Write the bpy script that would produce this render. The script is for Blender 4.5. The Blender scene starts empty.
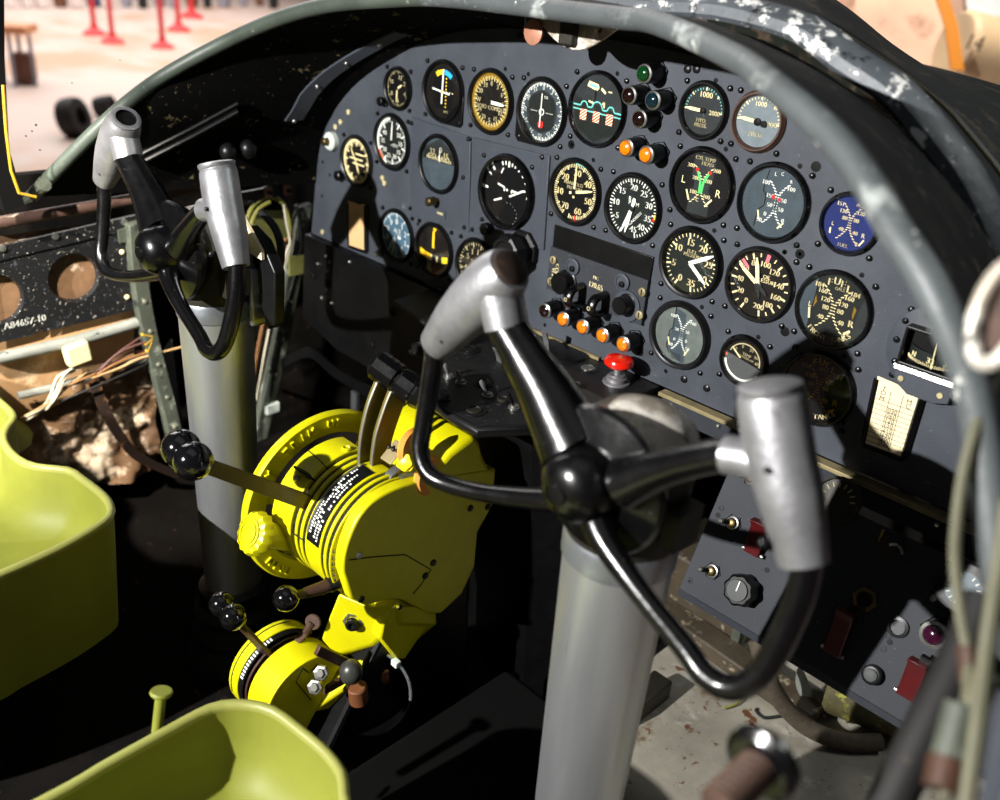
import bpy, math, random
from mathutils import Vector, Matrix
random.seed(7)
S = bpy.context.scene
COL = S.collection
PI = math.pi
V = Vector
R = math.radians

# ------------------------------------------------------------------ camera solved from the round dials
F = 908.0047
CM = ((0.7008663,0.7091782,0.0765030),(0.3630733,-0.2623708,-0.8940578),(-0.6139742,0.6543912,-0.4413705))
CP = V((0.649420,-0.849539,0.298879))
def ray(px, py):
    a, b = (px - 500) / F, (py - 400) / F
    return V([CM[0][i] * a + CM[1][i] * b + CM[2][i] for i in range(3)])
def atX(px, py, X):
    d = ray(px, py); return CP + d * ((X - CP.x) / d.x)
def atY(px, py, Y):
    d = ray(px, py); return CP + d * ((Y - CP.y) / d.y)
def atZ(px, py, Z):
    d = ray(px, py); return CP + d * ((Z - CP.z) / d.z)
def atD(px, py, D):
    return CP + ray(px, py) * D
def atP(px, py, pt, n):
    d = ray(px, py); pt = V(pt); n = V(n); return CP + d * ((pt - CP).dot(n) / d.dot(n))

# ------------------------------------------------------------------ materials
MATS = {}
def srgb(c):
    return tuple(((x / 12.92) if x <= .04045 else ((x + .055) / 1.055) ** 2.4) for x in c)
def mk(name, col, rough=.5, metal=0., var=.0, scale=40., chips=None, bump=0., bscale=300., spec=.5, stretch=None, rvar=0., coat=0.):
    """col: sRGB 0..1.  var: brightness variation; chips: list of (noise scale, threshold, colour, softness)"""
    m = bpy.data.materials.new(name); m.use_nodes = True
    nt = m.node_tree; N = nt.nodes; L = nt.links
    b = N['Principled BSDF']
    lin = srgb(col)
    b.inputs['Roughness'].default_value = rough
    b.inputs['Metallic'].default_value = metal
    b.inputs['Specular IOR Level'].default_value = spec
    b.inputs['Coat Weight'].default_value = coat
    b.inputs['Base Color'].default_value = lin + (1,)
    tc = N.new('ShaderNodeTexCoord'); vec = tc.outputs['Object']
    if stretch:
        mp = N.new('ShaderNodeMapping'); mp.inputs['Scale'].default_value = stretch
        L.new(vec, mp.inputs['Vector']); vec = mp.outputs['Vector']
    cur = None
    if var > 0:
        n = N.new('ShaderNodeTexNoise'); n.inputs['Scale'].default_value = scale; n.inputs['Detail'].default_value = 6
        n.inputs['Roughness'].default_value = .65
        L.new(vec, n.inputs['Vector'])
        r = N.new('ShaderNodeValToRGB')
        r.color_ramp.elements[0].position = .3; r.color_ramp.elements[1].position = .7
        r.color_ramp.elements[0].color = tuple(x * (1 - var) for x in lin) + (1,)
        r.color_ramp.elements[1].color = tuple(min(1, x * (1 + var)) for x in lin) + (1,)
        L.new(n.outputs['Fac'], r.inputs['Fac']); cur = r.outputs['Color']
        if rvar:
            mr = N.new('ShaderNodeMapRange'); mr.inputs['To Min'].default_value = rough - rvar; mr.inputs['To Max'].default_value = rough + rvar
            L.new(n.outputs['Fac'], mr.inputs['Value']); L.new(mr.outputs['Result'], b.inputs['Roughness'])
    for (sc, th, cc, soft) in (chips or []):
        th = .5 + (th - .5) * .72; soft *= .8
        n = N.new('ShaderNodeTexNoise'); n.inputs['Scale'].default_value = sc; n.inputs['Detail'].default_value = 8
        n.inputs['Roughness'].default_value = .7
        L.new(vec, n.inputs['Vector'])
        r = N.new('ShaderNodeMapRange'); r.inputs['From Min'].default_value = th; r.inputs['From Max'].default_value = th + soft
        L.new(n.outputs['Fac'], r.inputs['Value'])
        mx = N.new('ShaderNodeMix'); mx.data_type = 'RGBA'
        L.new(r.outputs['Result'], mx.inputs['Factor'])
        if cur is None: mx.inputs['A'].default_value = lin + (1,)
        else: L.new(cur, mx.inputs['A'])
        mx.inputs['B'].default_value = srgb(cc) + (1,)
        cur = mx.outputs['Result']
    if cur is not None: L.new(cur, b.inputs['Base Color'])
    if bump > 0:
        n = N.new('ShaderNodeTexNoise'); n.inputs['Scale'].default_value = bscale; n.inputs['Detail'].default_value = 4
        L.new(vec, n.inputs['Vector'])
        bp = N.new('ShaderNodeBump'); bp.inputs['Strength'].default_value = bump; bp.inputs['Distance'].default_value = .002
        L.new(n.outputs['Fac'], bp.inputs['Height']); L.new(bp.outputs['Normal'], b.inputs['Normal'])
    MATS[name] = m
    return m
def glass_mat(name, tint=(1, 1, 1), refl=.06, rough=.05):
    m = bpy.data.materials.new(name); m.use_nodes = True
    nt = m.node_tree; N = nt.nodes; L = nt.links
    N.remove(N['Principled BSDF'])
    t = N.new('ShaderNodeBsdfTransparent'); t.inputs['Color'].default_value = tint + (1,)
    g = N.new('ShaderNodeBsdfGlossy'); g.inputs['Roughness'].default_value = rough
    fr = N.new('ShaderNodeFresnel'); fr.inputs['IOR'].default_value = 1.45
    mu = N.new('ShaderNodeMath'); mu.operation = 'MULTIPLY'; mu.inputs[1].default_value = refl / .04 * 1.0
    mu.use_clamp = True
    L.new(fr.outputs['Fac'], mu.inputs[0])
    mx = N.new('ShaderNodeMixShader'); L.new(mu.outputs[0], mx.inputs['Fac'])
    L.new(t.outputs[0], mx.inputs[1]); L.new(g.outputs[0], mx.inputs[2])
    L.new(mx.outputs[0], N['Material Output'].inputs['Surface'])
    MATS[name] = m; return m

# ------------------------------------------------------------------ mesh builder
def basis(w):
    w = V(w).normalized()
    a = V((0, 0, 1)) if abs(w.z) < .9 else V((1, 0, 0))
    u = a.cross(w).normalized(); v = w.cross(u).normalized()
    return u, v, w
def crom(pts, n=6, closed=False):
    P = [V(p) for p in pts]
    out = []
    m = len(P)
    for i in range(m if closed else m - 1):
        if closed: p0, p1, p2, p3 = P[i - 1], P[i], P[(i + 1) % m], P[(i + 2) % m]
        else: p0, p1, p2, p3 = P[max(i - 1, 0)], P[i], P[i + 1], P[min(i + 2, m - 1)]
        for k in range(n):
            t = k / n
            out.append(.5 * ((2 * p1) + (p2 - p0) * t + (2 * p0 - 5 * p1 + 4 * p2 - p3) * t * t + (3 * p1 - p0 - 3 * p2 + p3) * t ** 3))
    if not closed: out.append(P[-1])
    return out
class MB:
    def __init__(s): s.v = []; s.f = []; s.mi = []; s.mats = []; s.cur = 0
    def mat(s, m):
        if isinstance(m, str): m = MATS[m]
        if m not in s.mats: s.mats.append(m)
        s.cur = s.mats.index(m); return s
    def face(s, idx): s.f.append(tuple(idx)); s.mi.append(s.cur)
    def add(s, vs, fs):
        o = len(s.v); s.v += [V(p) for p in vs]
        for f in fs: s.face([o + i for i in f])
        return s
    def ring(s, pts): o = len(s.v); s.v += [V(p) for p in pts]; return list(range(o, o + len(pts)))
    def bridge(s, a, b, closed=True):
        n = len(a)
        for i in range(n if closed else n - 1):
            j = (i + 1) % n; s.face((a[i], a[j], b[j], b[i]))
    def loft(s, rings, closed=True, caps=(False, False)):
        R_ = [s.ring(r) for r in rings]
        for a, b in zip(R_, R_[1:]): s.bridge(a, b, closed)
        if caps[0]: s.face(R_[0][::-1])
        if caps[1]: s.face(R_[-1])
        return s
    def box(s, c, size, rot=None):
        c = V(c); h = V(size) / 2
        vs = [V((x * h.x, y * h.y, z * h.z)) for x in (-1, 1) for y in (-1, 1) for z in (-1, 1)]
        if rot is not None: vs = [rot @ p for p in vs]
        return s.add([c + p for p in vs], [(0, 1, 3, 2), (4, 6, 7, 5), (0, 4, 5, 1), (2, 3, 7, 6), (0, 2, 6, 4), (1, 5, 7, 3)])
    def cyl(s, p0, p1, r0, r1=None, n=20, caps=True):
        r1 = r0 if r1 is None else r1
        p0 = V(p0); p1 = V(p1); u, v, w = basis(p1 - p0)
        return s.loft([[p0 + (u * math.cos(a) + v * math.sin(a)) * r0 for a in [2 * PI * k / n for k in range(n)]],
                       [p1 + (u * math.cos(a) + v * math.sin(a)) * r1 for a in [2 * PI * k / n for k in range(n)]]], True, (caps, caps))
    def lathe(s, prof, o=(0, 0, 0), axis=(0, -1, 0), n=32, rot=0., wob=None):
        """prof: list of (radius, height along axis)"""
        o = V(o); u, v, w = basis(axis); prev = None
        for (r, h) in prof:
            if r < 1e-7: cur = [len(s.v)]; s.v.append(o + w * h)
            else: cur = s.ring([o + w * h + (u * math.cos(a + rot) + v * math.sin(a + rot)) * r * (wob(a) if wob else 1) for a in [2 * PI * k / n for k in range(n)]])
            if prev is not None:
                if len(prev) == 1 and len(cur) > 1:
                    for i in range(n): s.face((prev[0], cur[i], cur[(i + 1) % n]))
                elif len(cur) == 1 and len(prev) > 1:
                    for i in range(n): s.face((prev[i], prev[(i + 1) % n], cur[0]))
                elif len(cur) > 1: s.bridge(prev, cur)
            prev = cur
        return s
    def sphere(s, c, r, sc=(1, 1, 1), n=20, rot=None):
        m = n // 2; o = len(s.v)
        rows = []
        for i in range(m + 1):
            t = PI * i / m
            if i in (0, m): pts = [V((0, 0, math.cos(t)))]
            else: pts = [V((math.sin(t) * math.cos(2 * PI * k / n), math.sin(t) * math.sin(2 * PI * k / n), math.cos(t))) for k in range(n)]
            pts = [V((p.x * sc[0], p.y * sc[1], p.z * sc[2])) * r for p in pts]
            if rot is not None: pts = [rot @ p for p in pts]
            rows.append(s.ring([V(c) + p for p in pts]))
        for a, b in zip(rows, rows[1:]):
            if len(a) == 1:
                for k in range(n): s.face((a[0], b[k], b[(k + 1) % n]))
            elif len(b) == 1:
                for k in range(n): s.face((a[k], b[0], a[(k + 1) % n]))
            else:
                for k in range(n): s.face((a[k], b[k], b[(k + 1) % n], a[(k + 1) % n]))
        return s
    def tube(s, pts, r, n=12, closed=False, caps=True, smooth=0, flat=None):
        P = [V(p) for p in pts]
        if smooth:
            if isinstance(r, (list, tuple)):
                rr = crom([(x, 0, 0) for x in r], smooth, closed); r = [q.x for q in rr]
            P = crom(P, smooth, closed)
        m = len(P)
        rad = r if isinstance(r, (list, tuple)) else [r] * m
        T = []
        for i in range(m):
            a = P[i - 1] if (i > 0 or closed) else P[i]; b = P[(i + 1) % m] if (i < m - 1 or closed) else P[i]
            t = (b - a); T.append(t.normalized() if t.length > 1e-9 else V((0, 0, 1)))
        u, v, w = basis(T[0]); rings = []
        for i in range(m):
            if i > 0:
                u = u - T[i] * u.dot(T[i])
                u = u.normalized() if u.length > 1e-6 else basis(T[i])[0]
                v = T[i].cross(u)
            fl = flat or (1, 1)
            rings.append([P[i] + (u * math.cos(a) * fl[0] + v * math.sin(a) * fl[1]) * rad[i] for a in [2 * PI * k / n for k in range(n)]])
        if closed: rings.append(rings[0])
        return s.loft(rings, True, (caps and not closed, caps and not closed))
    def strip(s, pts, width, thick, up):
        """flat bar along pts; width along 'up' direction"""
        P = [V(p) for p in pts]; up = V(up).normalized(); rings = []
        for i, p in enumerate(P):
            t = (P[min(i + 1, len(P) - 1)] - P[max(i - 1, 0)]).normalized()
            sd = t.cross(up).normalized()
            wv = width[i] if isinstance(width, (list, tuple)) else width
            rings.append([p + up * wv / 2 + sd * thick / 2, p - up * wv / 2 + sd * thick / 2, p - up * wv / 2 - sd * thick / 2, p + up * wv / 2 - sd * thick / 2])
        return s.loft(rings, True, (True, True))
    def prism(s, poly, o, u, v, depth):
        o = V(o); u = V(u); v = V(v); w = u.cross(v).normalized()
        a = s.ring([o + u * p[0] + v * p[1] for p in poly]); b = s.ring([o + u * p[0] + v * p[1] + w * depth for p in poly])
        s.bridge(a, b); s.face(a[::-1]); s.face(b); return s
    def poly(s, pts): r = s.ring(pts); s.face(r); return s
    def quad(s, a, b, c_, d): return s.add([a, b, c_, d], [(0, 1, 2, 3)])
    def torus(s, c, axis, R0, r, n=40, m=10, a0=0, a1=2 * PI):
        u, v, w = basis(axis); c = V(c)
        full = abs(a1 - a0 - 2 * PI) < 1e-6
        k = n if full else n + 1
        pts = [c + (u * math.cos(a0 + (a1 - a0) * i / n) + v * math.sin(a0 + (a1 - a0) * i / n)) * R0 for i in range(k)]
        return s.tube(pts, r, m, closed=full)
    def build(s, name, parent=None, loc=None, smooth=35, bevel=0, seg=2, kind=None, label=None, sub=0):
        me = bpy.data.meshes.new(name)
        me.from_pydata([tuple(p) for p in s.v], [], s.f)
        for m in s.mats: me.materials.append(m)
        if len(s.mats) > 1: me.polygons.foreach_set('material_index', s.mi)
        import bmesh
        bm = bmesh.new(); bm.from_mesh(me); bmesh.ops.recalc_face_normals(bm, faces=bm.faces); bm.to_mesh(me); bm.free()
        if smooth:
            me.polygons.foreach_set('use_smooth', [True] * len(me.polygons)); me.set_sharp_from_angle(angle=R(smooth))
        me.update()
        o = bpy.data.objects.new(name, me); COL.objects.link(o)
        if parent is not None: o.parent = parent
        if loc is not None: o.location = loc
        if bevel:
            b = o.modifiers.new('bevel', 'BEVEL'); b.width = bevel; b.segments = seg; b.limit_method = 'ANGLE'; b.angle_limit = R(40)
        if sub:
            b = o.modifiers.new('sub', 'SUBSURF'); b.levels = sub; b.render_levels = sub
        if kind: o['kind'] = kind
        if label: o['label'] = label
        return o
def thing(name, label, cat, loc=(0, 0, 0), group=None, rot=None):
    o = bpy.data.objects.new(name, None); COL.objects.link(o); o.location = loc
    o.empty_display_size = .01
    if rot is not None: o.rotation_euler = rot
    o['label'] = label; o['category'] = cat
    if group: o['group'] = group
    return o
def tag(o, label, cat, group=None):
    o['label'] = label; o['category'] = cat
    if group: o['group'] = group
    return o
KIDS = {}
def copy_tree(o, parent=None):
    c = o.copy(); COL.objects.link(c)
    if parent is not None: c.parent = parent
    for ch in [x for x in COL.objects if x.parent == o]: copy_tree(ch, c)
    return c

# ------------------------------------------------------------------ lettering (Blender's built-in font turned into mesh)
TC = {}
def glyphs(t):
    if t in TC: return TC[t]
    cu = bpy.data.curves.new('lettering', 'FONT'); cu.body = t; cu.size = 1; cu.align_x = 'CENTER'; cu.align_y = 'CENTER'; cu.resolution_u = 2
    ob = bpy.data.objects.new('lettering', cu); COL.objects.link(ob)
    dg = bpy.context.evaluated_depsgraph_get(); dg.update()
    me = bpy.data.meshes.new_from_object(ob.evaluated_get(dg))
    vs = [(p.co.x, p.co.y) for p in me.vertices]; fs = [tuple(p.vertices) for p in me.polygons]
    if vs:
        cy = (min(p[1] for p in vs) + max(p[1] for p in vs)) / 2; cx = (min(p[0] for p in vs) + max(p[0] for p in vs)) / 2
        vs = [(p[0] - cx, p[1] - cy) for p in vs]
    bpy.data.objects.remove(ob); bpy.data.curves.remove(cu); bpy.data.meshes.remove(me)
    TC[t] = (vs, fs); return TC[t]
def put_text3d(mb, t, o, u, v, size, depth, bold=0.):
    vs, fs = glyphs(t); o = V(o); u = V(u); v = V(v); w = u.cross(v).normalized() * depth
    lo = [o + u * (p[0] * size) + v * (p[1] * size) for p in vs]; n = len(lo); cnt = {}
    for f in fs:
        for a, b in zip(f, f[1:] + f[:1]): cnt[(min(a, b), max(a, b))] = cnt.get((min(a, b), max(a, b)), 0) + 1
    mb.add(lo + [p + w for p in lo], [tuple(i + n for i in f) for f in fs] + [(a, b, b + n, a + n) for (a, b), c in cnt.items() if c == 1])
def put_text(mb, t, o, u, v, size, wide=1.0, bold=0.):
    vs, fs = glyphs(t); o = V(o); u = V(u); v = V(v)
    offs = [(0, 0)] if not bold else [(-bold, 0), (bold, 0)]
    for (bx, by) in offs:
        mb.add([o + u * ((p[0] + bx) * size * wide) + v * ((p[1] + by) * size) for p in vs], fs)
# ------------------------------------------------------------------ palette
mk('panel_grey', (.240, .256, .285), .52, var=.24, scale=11, chips=[(7, .60, (.27, .285, .31), .14), (55, .69, (.40, .42, .45), .06), (420, .715, (.6, .6, .6), .02)], bump=.2, bscale=700, rvar=.1, spec=.3)
mk('panel_plate', (.22, .238, .272), .5, var=.14, scale=14, chips=[(300, .72, (.5, .5, .5), .03)], bump=.1, bscale=700)
mk('radio_grey', (.185, .195, .215), .5, var=.2, scale=14, chips=[(300, .70, (.5, .5, .5), .03)], spec=.3)
mk('lower_grey', (.20, .21, .23), .55, var=.12, scale=12, chips=[(380, .74, (.6, .6, .6), .02)], bump=.1, bscale=800, spec=.12)
mk('black_crackle', (.055, .055, .06), .5, var=.35, scale=25, chips=[(260, .66, (.42, .41, .38), .04), (40, .74, (.2, .19, .17), .1)], bump=.25, bscale=500)
mk('black_satin', (.035, .035, .038), .38, var=.25, scale=30, rvar=.1, spec=.28)
mk('black_gloss', (.022, .022, .025), .25, var=.3, scale=45, chips=[(120, .70, (.22, .22, .22), .05)], coat=.12, bump=.12, bscale=120, rvar=.1)
mk('black_matt', (.018, .018, .018), .9, spec=.12)
mk('black_speck', (.05, .055, .065), .5, var=.3, scale=12, chips=[(230, .67, (.75, .72, .66), .03), (60, .66, (.2, .22, .25), .06)], bump=.2)
mk('hood_black', (.018, .017, .016), .9, var=.4, scale=8, spec=.08, chips=[(45, .665, (.42, .38, .27), .03), (190, .71, (.4, .36, .25), .02)])
mk('hood_streak', (.035, .035, .03), .75, var=.5, scale=6, stretch=(1, 3, 1), spec=.2, chips=[(12, .56, (.26, .25, .20), .14), (40, .64, (.55, .53, .45), .06)])
mk('rim_grey', (.29, .31, .315), .5, var=.22, scale=14, chips=[(18, .58, (.62, .64, .63), .12), (9, .60, (.20, .21, .22), .12), (70, .68, (.8, .8, .77), .04)], bump=.3, bscale=120)
mk('rim_green', (.25, .28, .25), .5, var=.3, scale=14, chips=[(40, .66, (.5, .52, .45), .08), (16, .66, (.14, .16, .13), .1)], bump=.2, bscale=120)
mk('band_grey', (.30, .32, .34), .5, var=.3, scale=20, chips=[(30, .60, (.12, .13, .14), .05), (40, .60, (.88, .88, .86), .04)], bump=.3, bscale=120)
mk('hull_green', (.09, .11, .085), .6, var=.5, scale=12, chips=[(30, .54, (.36, .30, .24), .14), (7, .56, (.03, .25, .19), .15), (50, .60, (.03, .03, .03), .08)])
mk('hull_black', (.05, .052, .055), .5, var=.3, scale=15, chips=[(70, .70, (.4, .4, .4), .05)])
mk('aluminium', (.62, .64, .66), .34, .85, var=.14, scale=30, chips=[(50, .71, (.4, .4, .4), .08)], rvar=.09, bump=.04, bscale=200)
mk('cast_aluminium', (.58, .58, .59), .42, .7, var=.3, scale=26, chips=[(45, .70, (.3, .29, .28), .1)], bump=.18, bscale=220)
mk('brushed_tube', (.78, .79, .80), .40, .88, var=.12, scale=18, stretch=(1, 1, .15), chips=[(30, .74, (.35, .35, .36), .1)], rvar=.06, bump=.03)
mk('chipped_silver', (.62, .58, .52), .4, .2, var=.35, scale=18, chips=[(14, .48, (.88, .86, .82), .10), (24, .58, (.13, .10, .07), .06)], bump=.3, bscale=90)
mk('dark_casting', (.13, .12, .09), .55, .3, var=.4, scale=22, chips=[(60, .66, (.34, .27, .17), .1)], bump=.3, bscale=160)
mk('steel', (.66, .66, .64), .3, .9, var=.1, scale=80)
mk('dark_steel', (.15, .15, .155), .35, .7, var=.2, scale=80)
mk('screw_black', (.06, .06, .065), .3, .3)
mk('chrome', (.8, .8, .8), .12, 1.)
mk('brass', (.40, .34, .22), .35, .9)
mk('lever_edge', (.5, .5, .46), .4, .5)
mk('yellow_paint', (.79, .765, .03), .38, var=.07, scale=30, chips=[(180, .76, (.25, .23, .05), .03)], bump=.06, bscale=400, spec=.5)
mk('yellow_groove', (.02, .02, .01), .8)
mk('seat_olive', (.455, .47, .17), .55, spec=.3, var=.08, scale=16, chips=[(240, .76, (.45, .45, .3), .03)], bump=.06, bscale=500)
mk('seat_lip', (.53, .535, .27), .45, var=.06, scale=16)
mk('lever_olive', (.42, .37, .13), .4, .3, var=.15, scale=40)
mk('lever_brown', (.26, .17, .125), .5, .2, var=.3, scale=40, chips=[(120, .72, (.5, .4, .33), .05)])
mk('ball_black', (.03, .03, .035), .1, spec=.7, coat=.5, chips=[(70, .7, (.2, .2, .2), .1)])
mk('wood_brown', (.42, .25, .14), .55, var=.3, scale=40, stretch=(1, 1, .2))
mk('ball_grey', (.23, .23, .22), .35, .2, var=.2, scale=60)
mk('peach', (.93, .62, .27), .5, var=.05)
mk('red_gloss', (.86, .11, .04), .22, coat=.4)
mk('red_guard', (.29, .04, .055), .4, var=.15, scale=60)
mk('lens_orange', (1., .46, .03), .2, coat=.5, var=.25, scale=300)
mk('lens_green', (.02, .2, .07), .12, coat=.6)
mk('lens_teal', (.03, .12, .15), .12, coat=.6)
mk('lens_dark', (.09, .03, .025), .12, coat=.6)
mk('lens_purple', (.18, .03, .12), .12, coat=.6)
mk('paper_tan', (.86, .70, .50), .8, var=.1, scale=60, chips=[(30, .62, (.62, .47, .30), .12)])
mk('paper_cream', (.92, .86, .70), .8, var=.07, scale=40, chips=[(26, .63, (.82, .62, .40), .15)])
mk('ink', (.16, .14, .12), .8)
mk('insulation', (.70, .55, .38), .85, var=.25, scale=9, chips=[(12, .58, (.82, .70, .55), .1)], bump=.4, bscale=60)
mk('quilt', (.42, .31, .21), .75, var=.45, scale=10, chips=[(11, .51, (.86, .78, .68), .1), (28, .64, (.12, .08, .05), .1)], bump=.8, bscale=35)
mk('rivet_grey', (.40, .40, .35), .6)
mk('frame_green', (.25, .27, .23), .6, var=.35, scale=20, chips=[(40, .60, (.52, .53, .48), .07), (30, .64, (.10, .11, .09), .07)], bump=.2)
mk('zinc_green', (.42, .42, .22), .55, var=.2, scale=30)
mk('rust_pipe', (.33, .24, .205), .6, .2, var=.4, scale=20, stretch=(1, .3, 1), chips=[(70, .62, (.62, .56, .5), .06)], bump=.2)
mk('pale_pipe', (.52, .53, .50), .5, .2, var=.2, scale=20, chips=[(25, .62, (.14, .15, .16), .03)])
mk('strap_brown', (.14, .09, .06), .6, var=.4, scale=30, chips=[(60, .64, (.48, .30, .14), .1)])
mk('wire_tan', (.70, .56, .38), .6, var=.2); mk('wire_orange', (.50, .34, .18), .6, var=.3, scale=60)
mk('wire_white', (.74, .71, .62), .6); mk('wire_black', (.05, .05, .05), .5); mk('wire_maroon', (.30, .17, .15), .6)
mk('wire_yellow', (.66, .52, .12), .5); mk('wire_olive', (.50, .49, .22), .55, var=.15); mk('wire_beige', (.33, .325, .25), .6, var=.12)
mk('foam_cream', (.80, .76, .56), .85, var=.08)
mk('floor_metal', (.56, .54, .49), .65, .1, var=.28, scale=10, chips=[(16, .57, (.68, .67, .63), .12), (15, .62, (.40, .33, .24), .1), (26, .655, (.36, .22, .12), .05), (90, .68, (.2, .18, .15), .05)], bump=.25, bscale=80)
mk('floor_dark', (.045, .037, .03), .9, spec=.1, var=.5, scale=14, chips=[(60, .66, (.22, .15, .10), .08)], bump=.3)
mk('box_brown', (.25, .215, .16), .6, var=.3, scale=20, chips=[(30, .60, (.62, .57, .48), .1), (45, .64, (.14, .11, .07), .08)], bump=.3)
mk('mould_green', (.30, .28, .16), .7, var=.4, scale=25, chips=[(40, .60, (.55, .54, .20), .08), (50, .64, (.12, .09, .06), .08)], bump=.3)
mk('hose_braid', (.30, .26, .21), .7, var=.35, scale=160, bump=.8, bscale=700)
mk('boot_dark', (.04, .032, .026), .7, var=.4, scale=30, chips=[(50, .68, (.25, .18, .12), .06)])
mk('rod_rust', (.30, .225, .19), .55, .2, var=.35, scale=60)
mk('white_plastic', (.80, .84, .80), .4)
mk('strip_tan', (.55, .50, .36), .5, .2, var=.3, scale=40, chips=[(50, .66, (.8, .76, .62), .06)])
mk('copper', (.66, .46, .37), .5, .25, var=.12, scale=120)
# dial inks; dhaze carries reflected haze in its colour
for n_, c_ in dict(cream=(.93, .87, .66), white=(.93, .94, .90), yellow=(.95, .80, .16), teal=(.42, .78, .74), green=(.33, .80, .42), red=(.85, .16, .14),
                   pink=(.88, .45, .50), blue=(.18, .66, .90), orange=(.86, .40, .16), dblack=(.035, .037, .04), dgrey=(.16, .175, .18), dslate=(.24, .285, .31),
                   dgreen=(.105, .125, .115), dnavy=(.10, .15, .36), dsteel=(.27, .38, .45), dlight=(.42, .46, .48), dhaze=(.36, .39, .375), dbrown=(.075, .065, .055),
                   gold=(.50, .38, .10), dimcream=(.70, .66, .50), dimyellow=(.86, .66, .10), smoke=(.30, .31, .31)).items():
    mk(n_, c_, .55, spec=.15, var=.05 if n_[0] != 'd' else .2, scale=60)
glass_mat('dial_glass', refl=.05, rough=.06)
glass_mat('window_glass', tint=(.96, .96, .96), refl=.03, rough=.02)
# ------------------------------------------------------------------ instruments
X1, Z1 = V((1, 0, 0)), V((0, 0, 1))
def layered(fn):
    def run(s, *a, **k):
        if s.lv == 0: s.k += 1
        s.lv += 1
        r = fn(s, *a, **k); s.lv -= 1
        return r
    return run
class Dial:
    def __init__(s, r, y=.0010): s.mb = MB(); s.r = r; s.y = y; s.k = 0; s.lv = 0
    def P(s, u, v): return V((u * s.r, -s.y - .00003 * s.k, v * s.r))
    @layered
    def face(s, col, n=48):
        s.mb.mat(col).poly([s.P(math.sin(2 * PI * i / n), math.cos(2 * PI * i / n)) for i in range(n)]); return s
    @layered
    def poly(s, pts, col): s.mb.mat(col).poly([s.P(*p) for p in pts]); return s
    @layered
    def tick(s, a, r0, r1, w, col):
        a = R(a); d = V((math.sin(a), math.cos(a))); q = V((d.y, -d.x)) * w / 2
        return s.poly([d * r0 + q, d * r1 + q, d * r1 - q, d * r0 - q], col)
    @layered
    def ticks(s, n, a0, a1, r0, r1, w, col):
        for i in range(n): s.tick(a0 + (a1 - a0) * i / max(1, n - 1), r0, r1, w, col)
        return s
    @layered
    def line(s, pts, w, col):
        for a, b in zip(pts, pts[1:]):
            a = V(a); b = V(b); d = (b - a).normalized(); q = V((d.y, -d.x)) * w / 2
            s.poly([a + q, b + q, b - q, a - q], col)
        return s
    @layered
    def disc(s, u, v, r, col, n=20): return s.poly([(u + r * math.cos(2 * PI * i / n), v + r * math.sin(2 * PI * i / n)) for i in range(n)], col)
    @layered
    def arc(s, a0, a1, r0, r1, col, n=24):
        A = [R(a0 + (a1 - a0) * i / n) for i in range(n + 1)]
        for a, b in zip(A, A[1:]):
            s.poly([(r0 * math.sin(a), r0 * math.cos(a)), (r1 * math.sin(a), r1 * math.cos(a)), (r1 * math.sin(b), r1 * math.cos(b)), (r0 * math.sin(b), r0 * math.cos(b))], col)
        return s
    @layered
    def text(s, t, u, v, size, col, rot=0, wide=1., bold=.0):
        a = R(rot); s.mb.mat(col)
        put_text(s.mb, t, s.P(u, v), V((math.cos(a), 0, math.sin(a))), V((-math.sin(a), 0, math.cos(a))), size * s.r * 1.35, wide, bold); return s
    @layered
    def nums(s, lst, r, size, col, radial=False, bold=.02):
        for t, a in lst: s.text(t, r * math.sin(R(a)), r * math.cos(R(a)), size, col, rot=-a if radial else 0, bold=bold)
        return s
def needle(parent, r, a, ln, w, col, tail=.0, y=.0026, u0=0, v0=0, name='needle', tip=.35):
    d = V((math.sin(R(a)), 0, math.cos(R(a)))); q = V((d.z, 0, -d.x)); o = V((u0 * r, -y, v0 * r))
    mb = MB().mat(col); t = .0004
    out = [o - d * tail * r + q * w * r / 2, o + d * ln * .72 * r + q * w * r / 2, o + d * ln * r + q * w * r * tip / 2, o + d * ln * r - q * w * r * tip / 2, o + d * ln * .72 * r - q * w * r / 2, o - d * tail * r - q * w * r / 2]
    a_ = mb.ring(out); b_ = mb.ring([p - V((0, t, 0)) for p in out]); mb.bridge(a_, b_); mb.face(b_); mb.face(a_[::-1])
    return mb.build(name, parent, smooth=0)
def hub(parent, r, rad=.09, col='dblack', y=.0034):
    return MB().mat(col).lathe([(rad * r, 0), (rad * r, .001), (rad * .6 * r, .0016), (0, .0016)], (0, -y + .001, 0), n=16).build('needle_hub', parent)
SCREW = None
def screw_mesh():
    global SCREW
    if SCREW is None:
        o = MB().mat('screw_black').lathe([(.0031, 0), (.0031, .0012), (.0024, .0024), (.0011, .003), (0, .0031)], n=14).mat('dblack').box((0, -.0031, 0), (.0044, .0006, .0008)).build('screw')
        SCREW = o.data; bpy.data.objects.remove(o)
    return SCREW
def screws(parent, pts, y=0, name='screw'):
    for (x, z) in pts:
        o = bpy.data.objects.new(name, screw_mesh()); COL.objects.link(o); o.parent = parent; o.location = (x, -y, z); o.rotation_euler = (0, random.random() * 3, 0)
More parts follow.
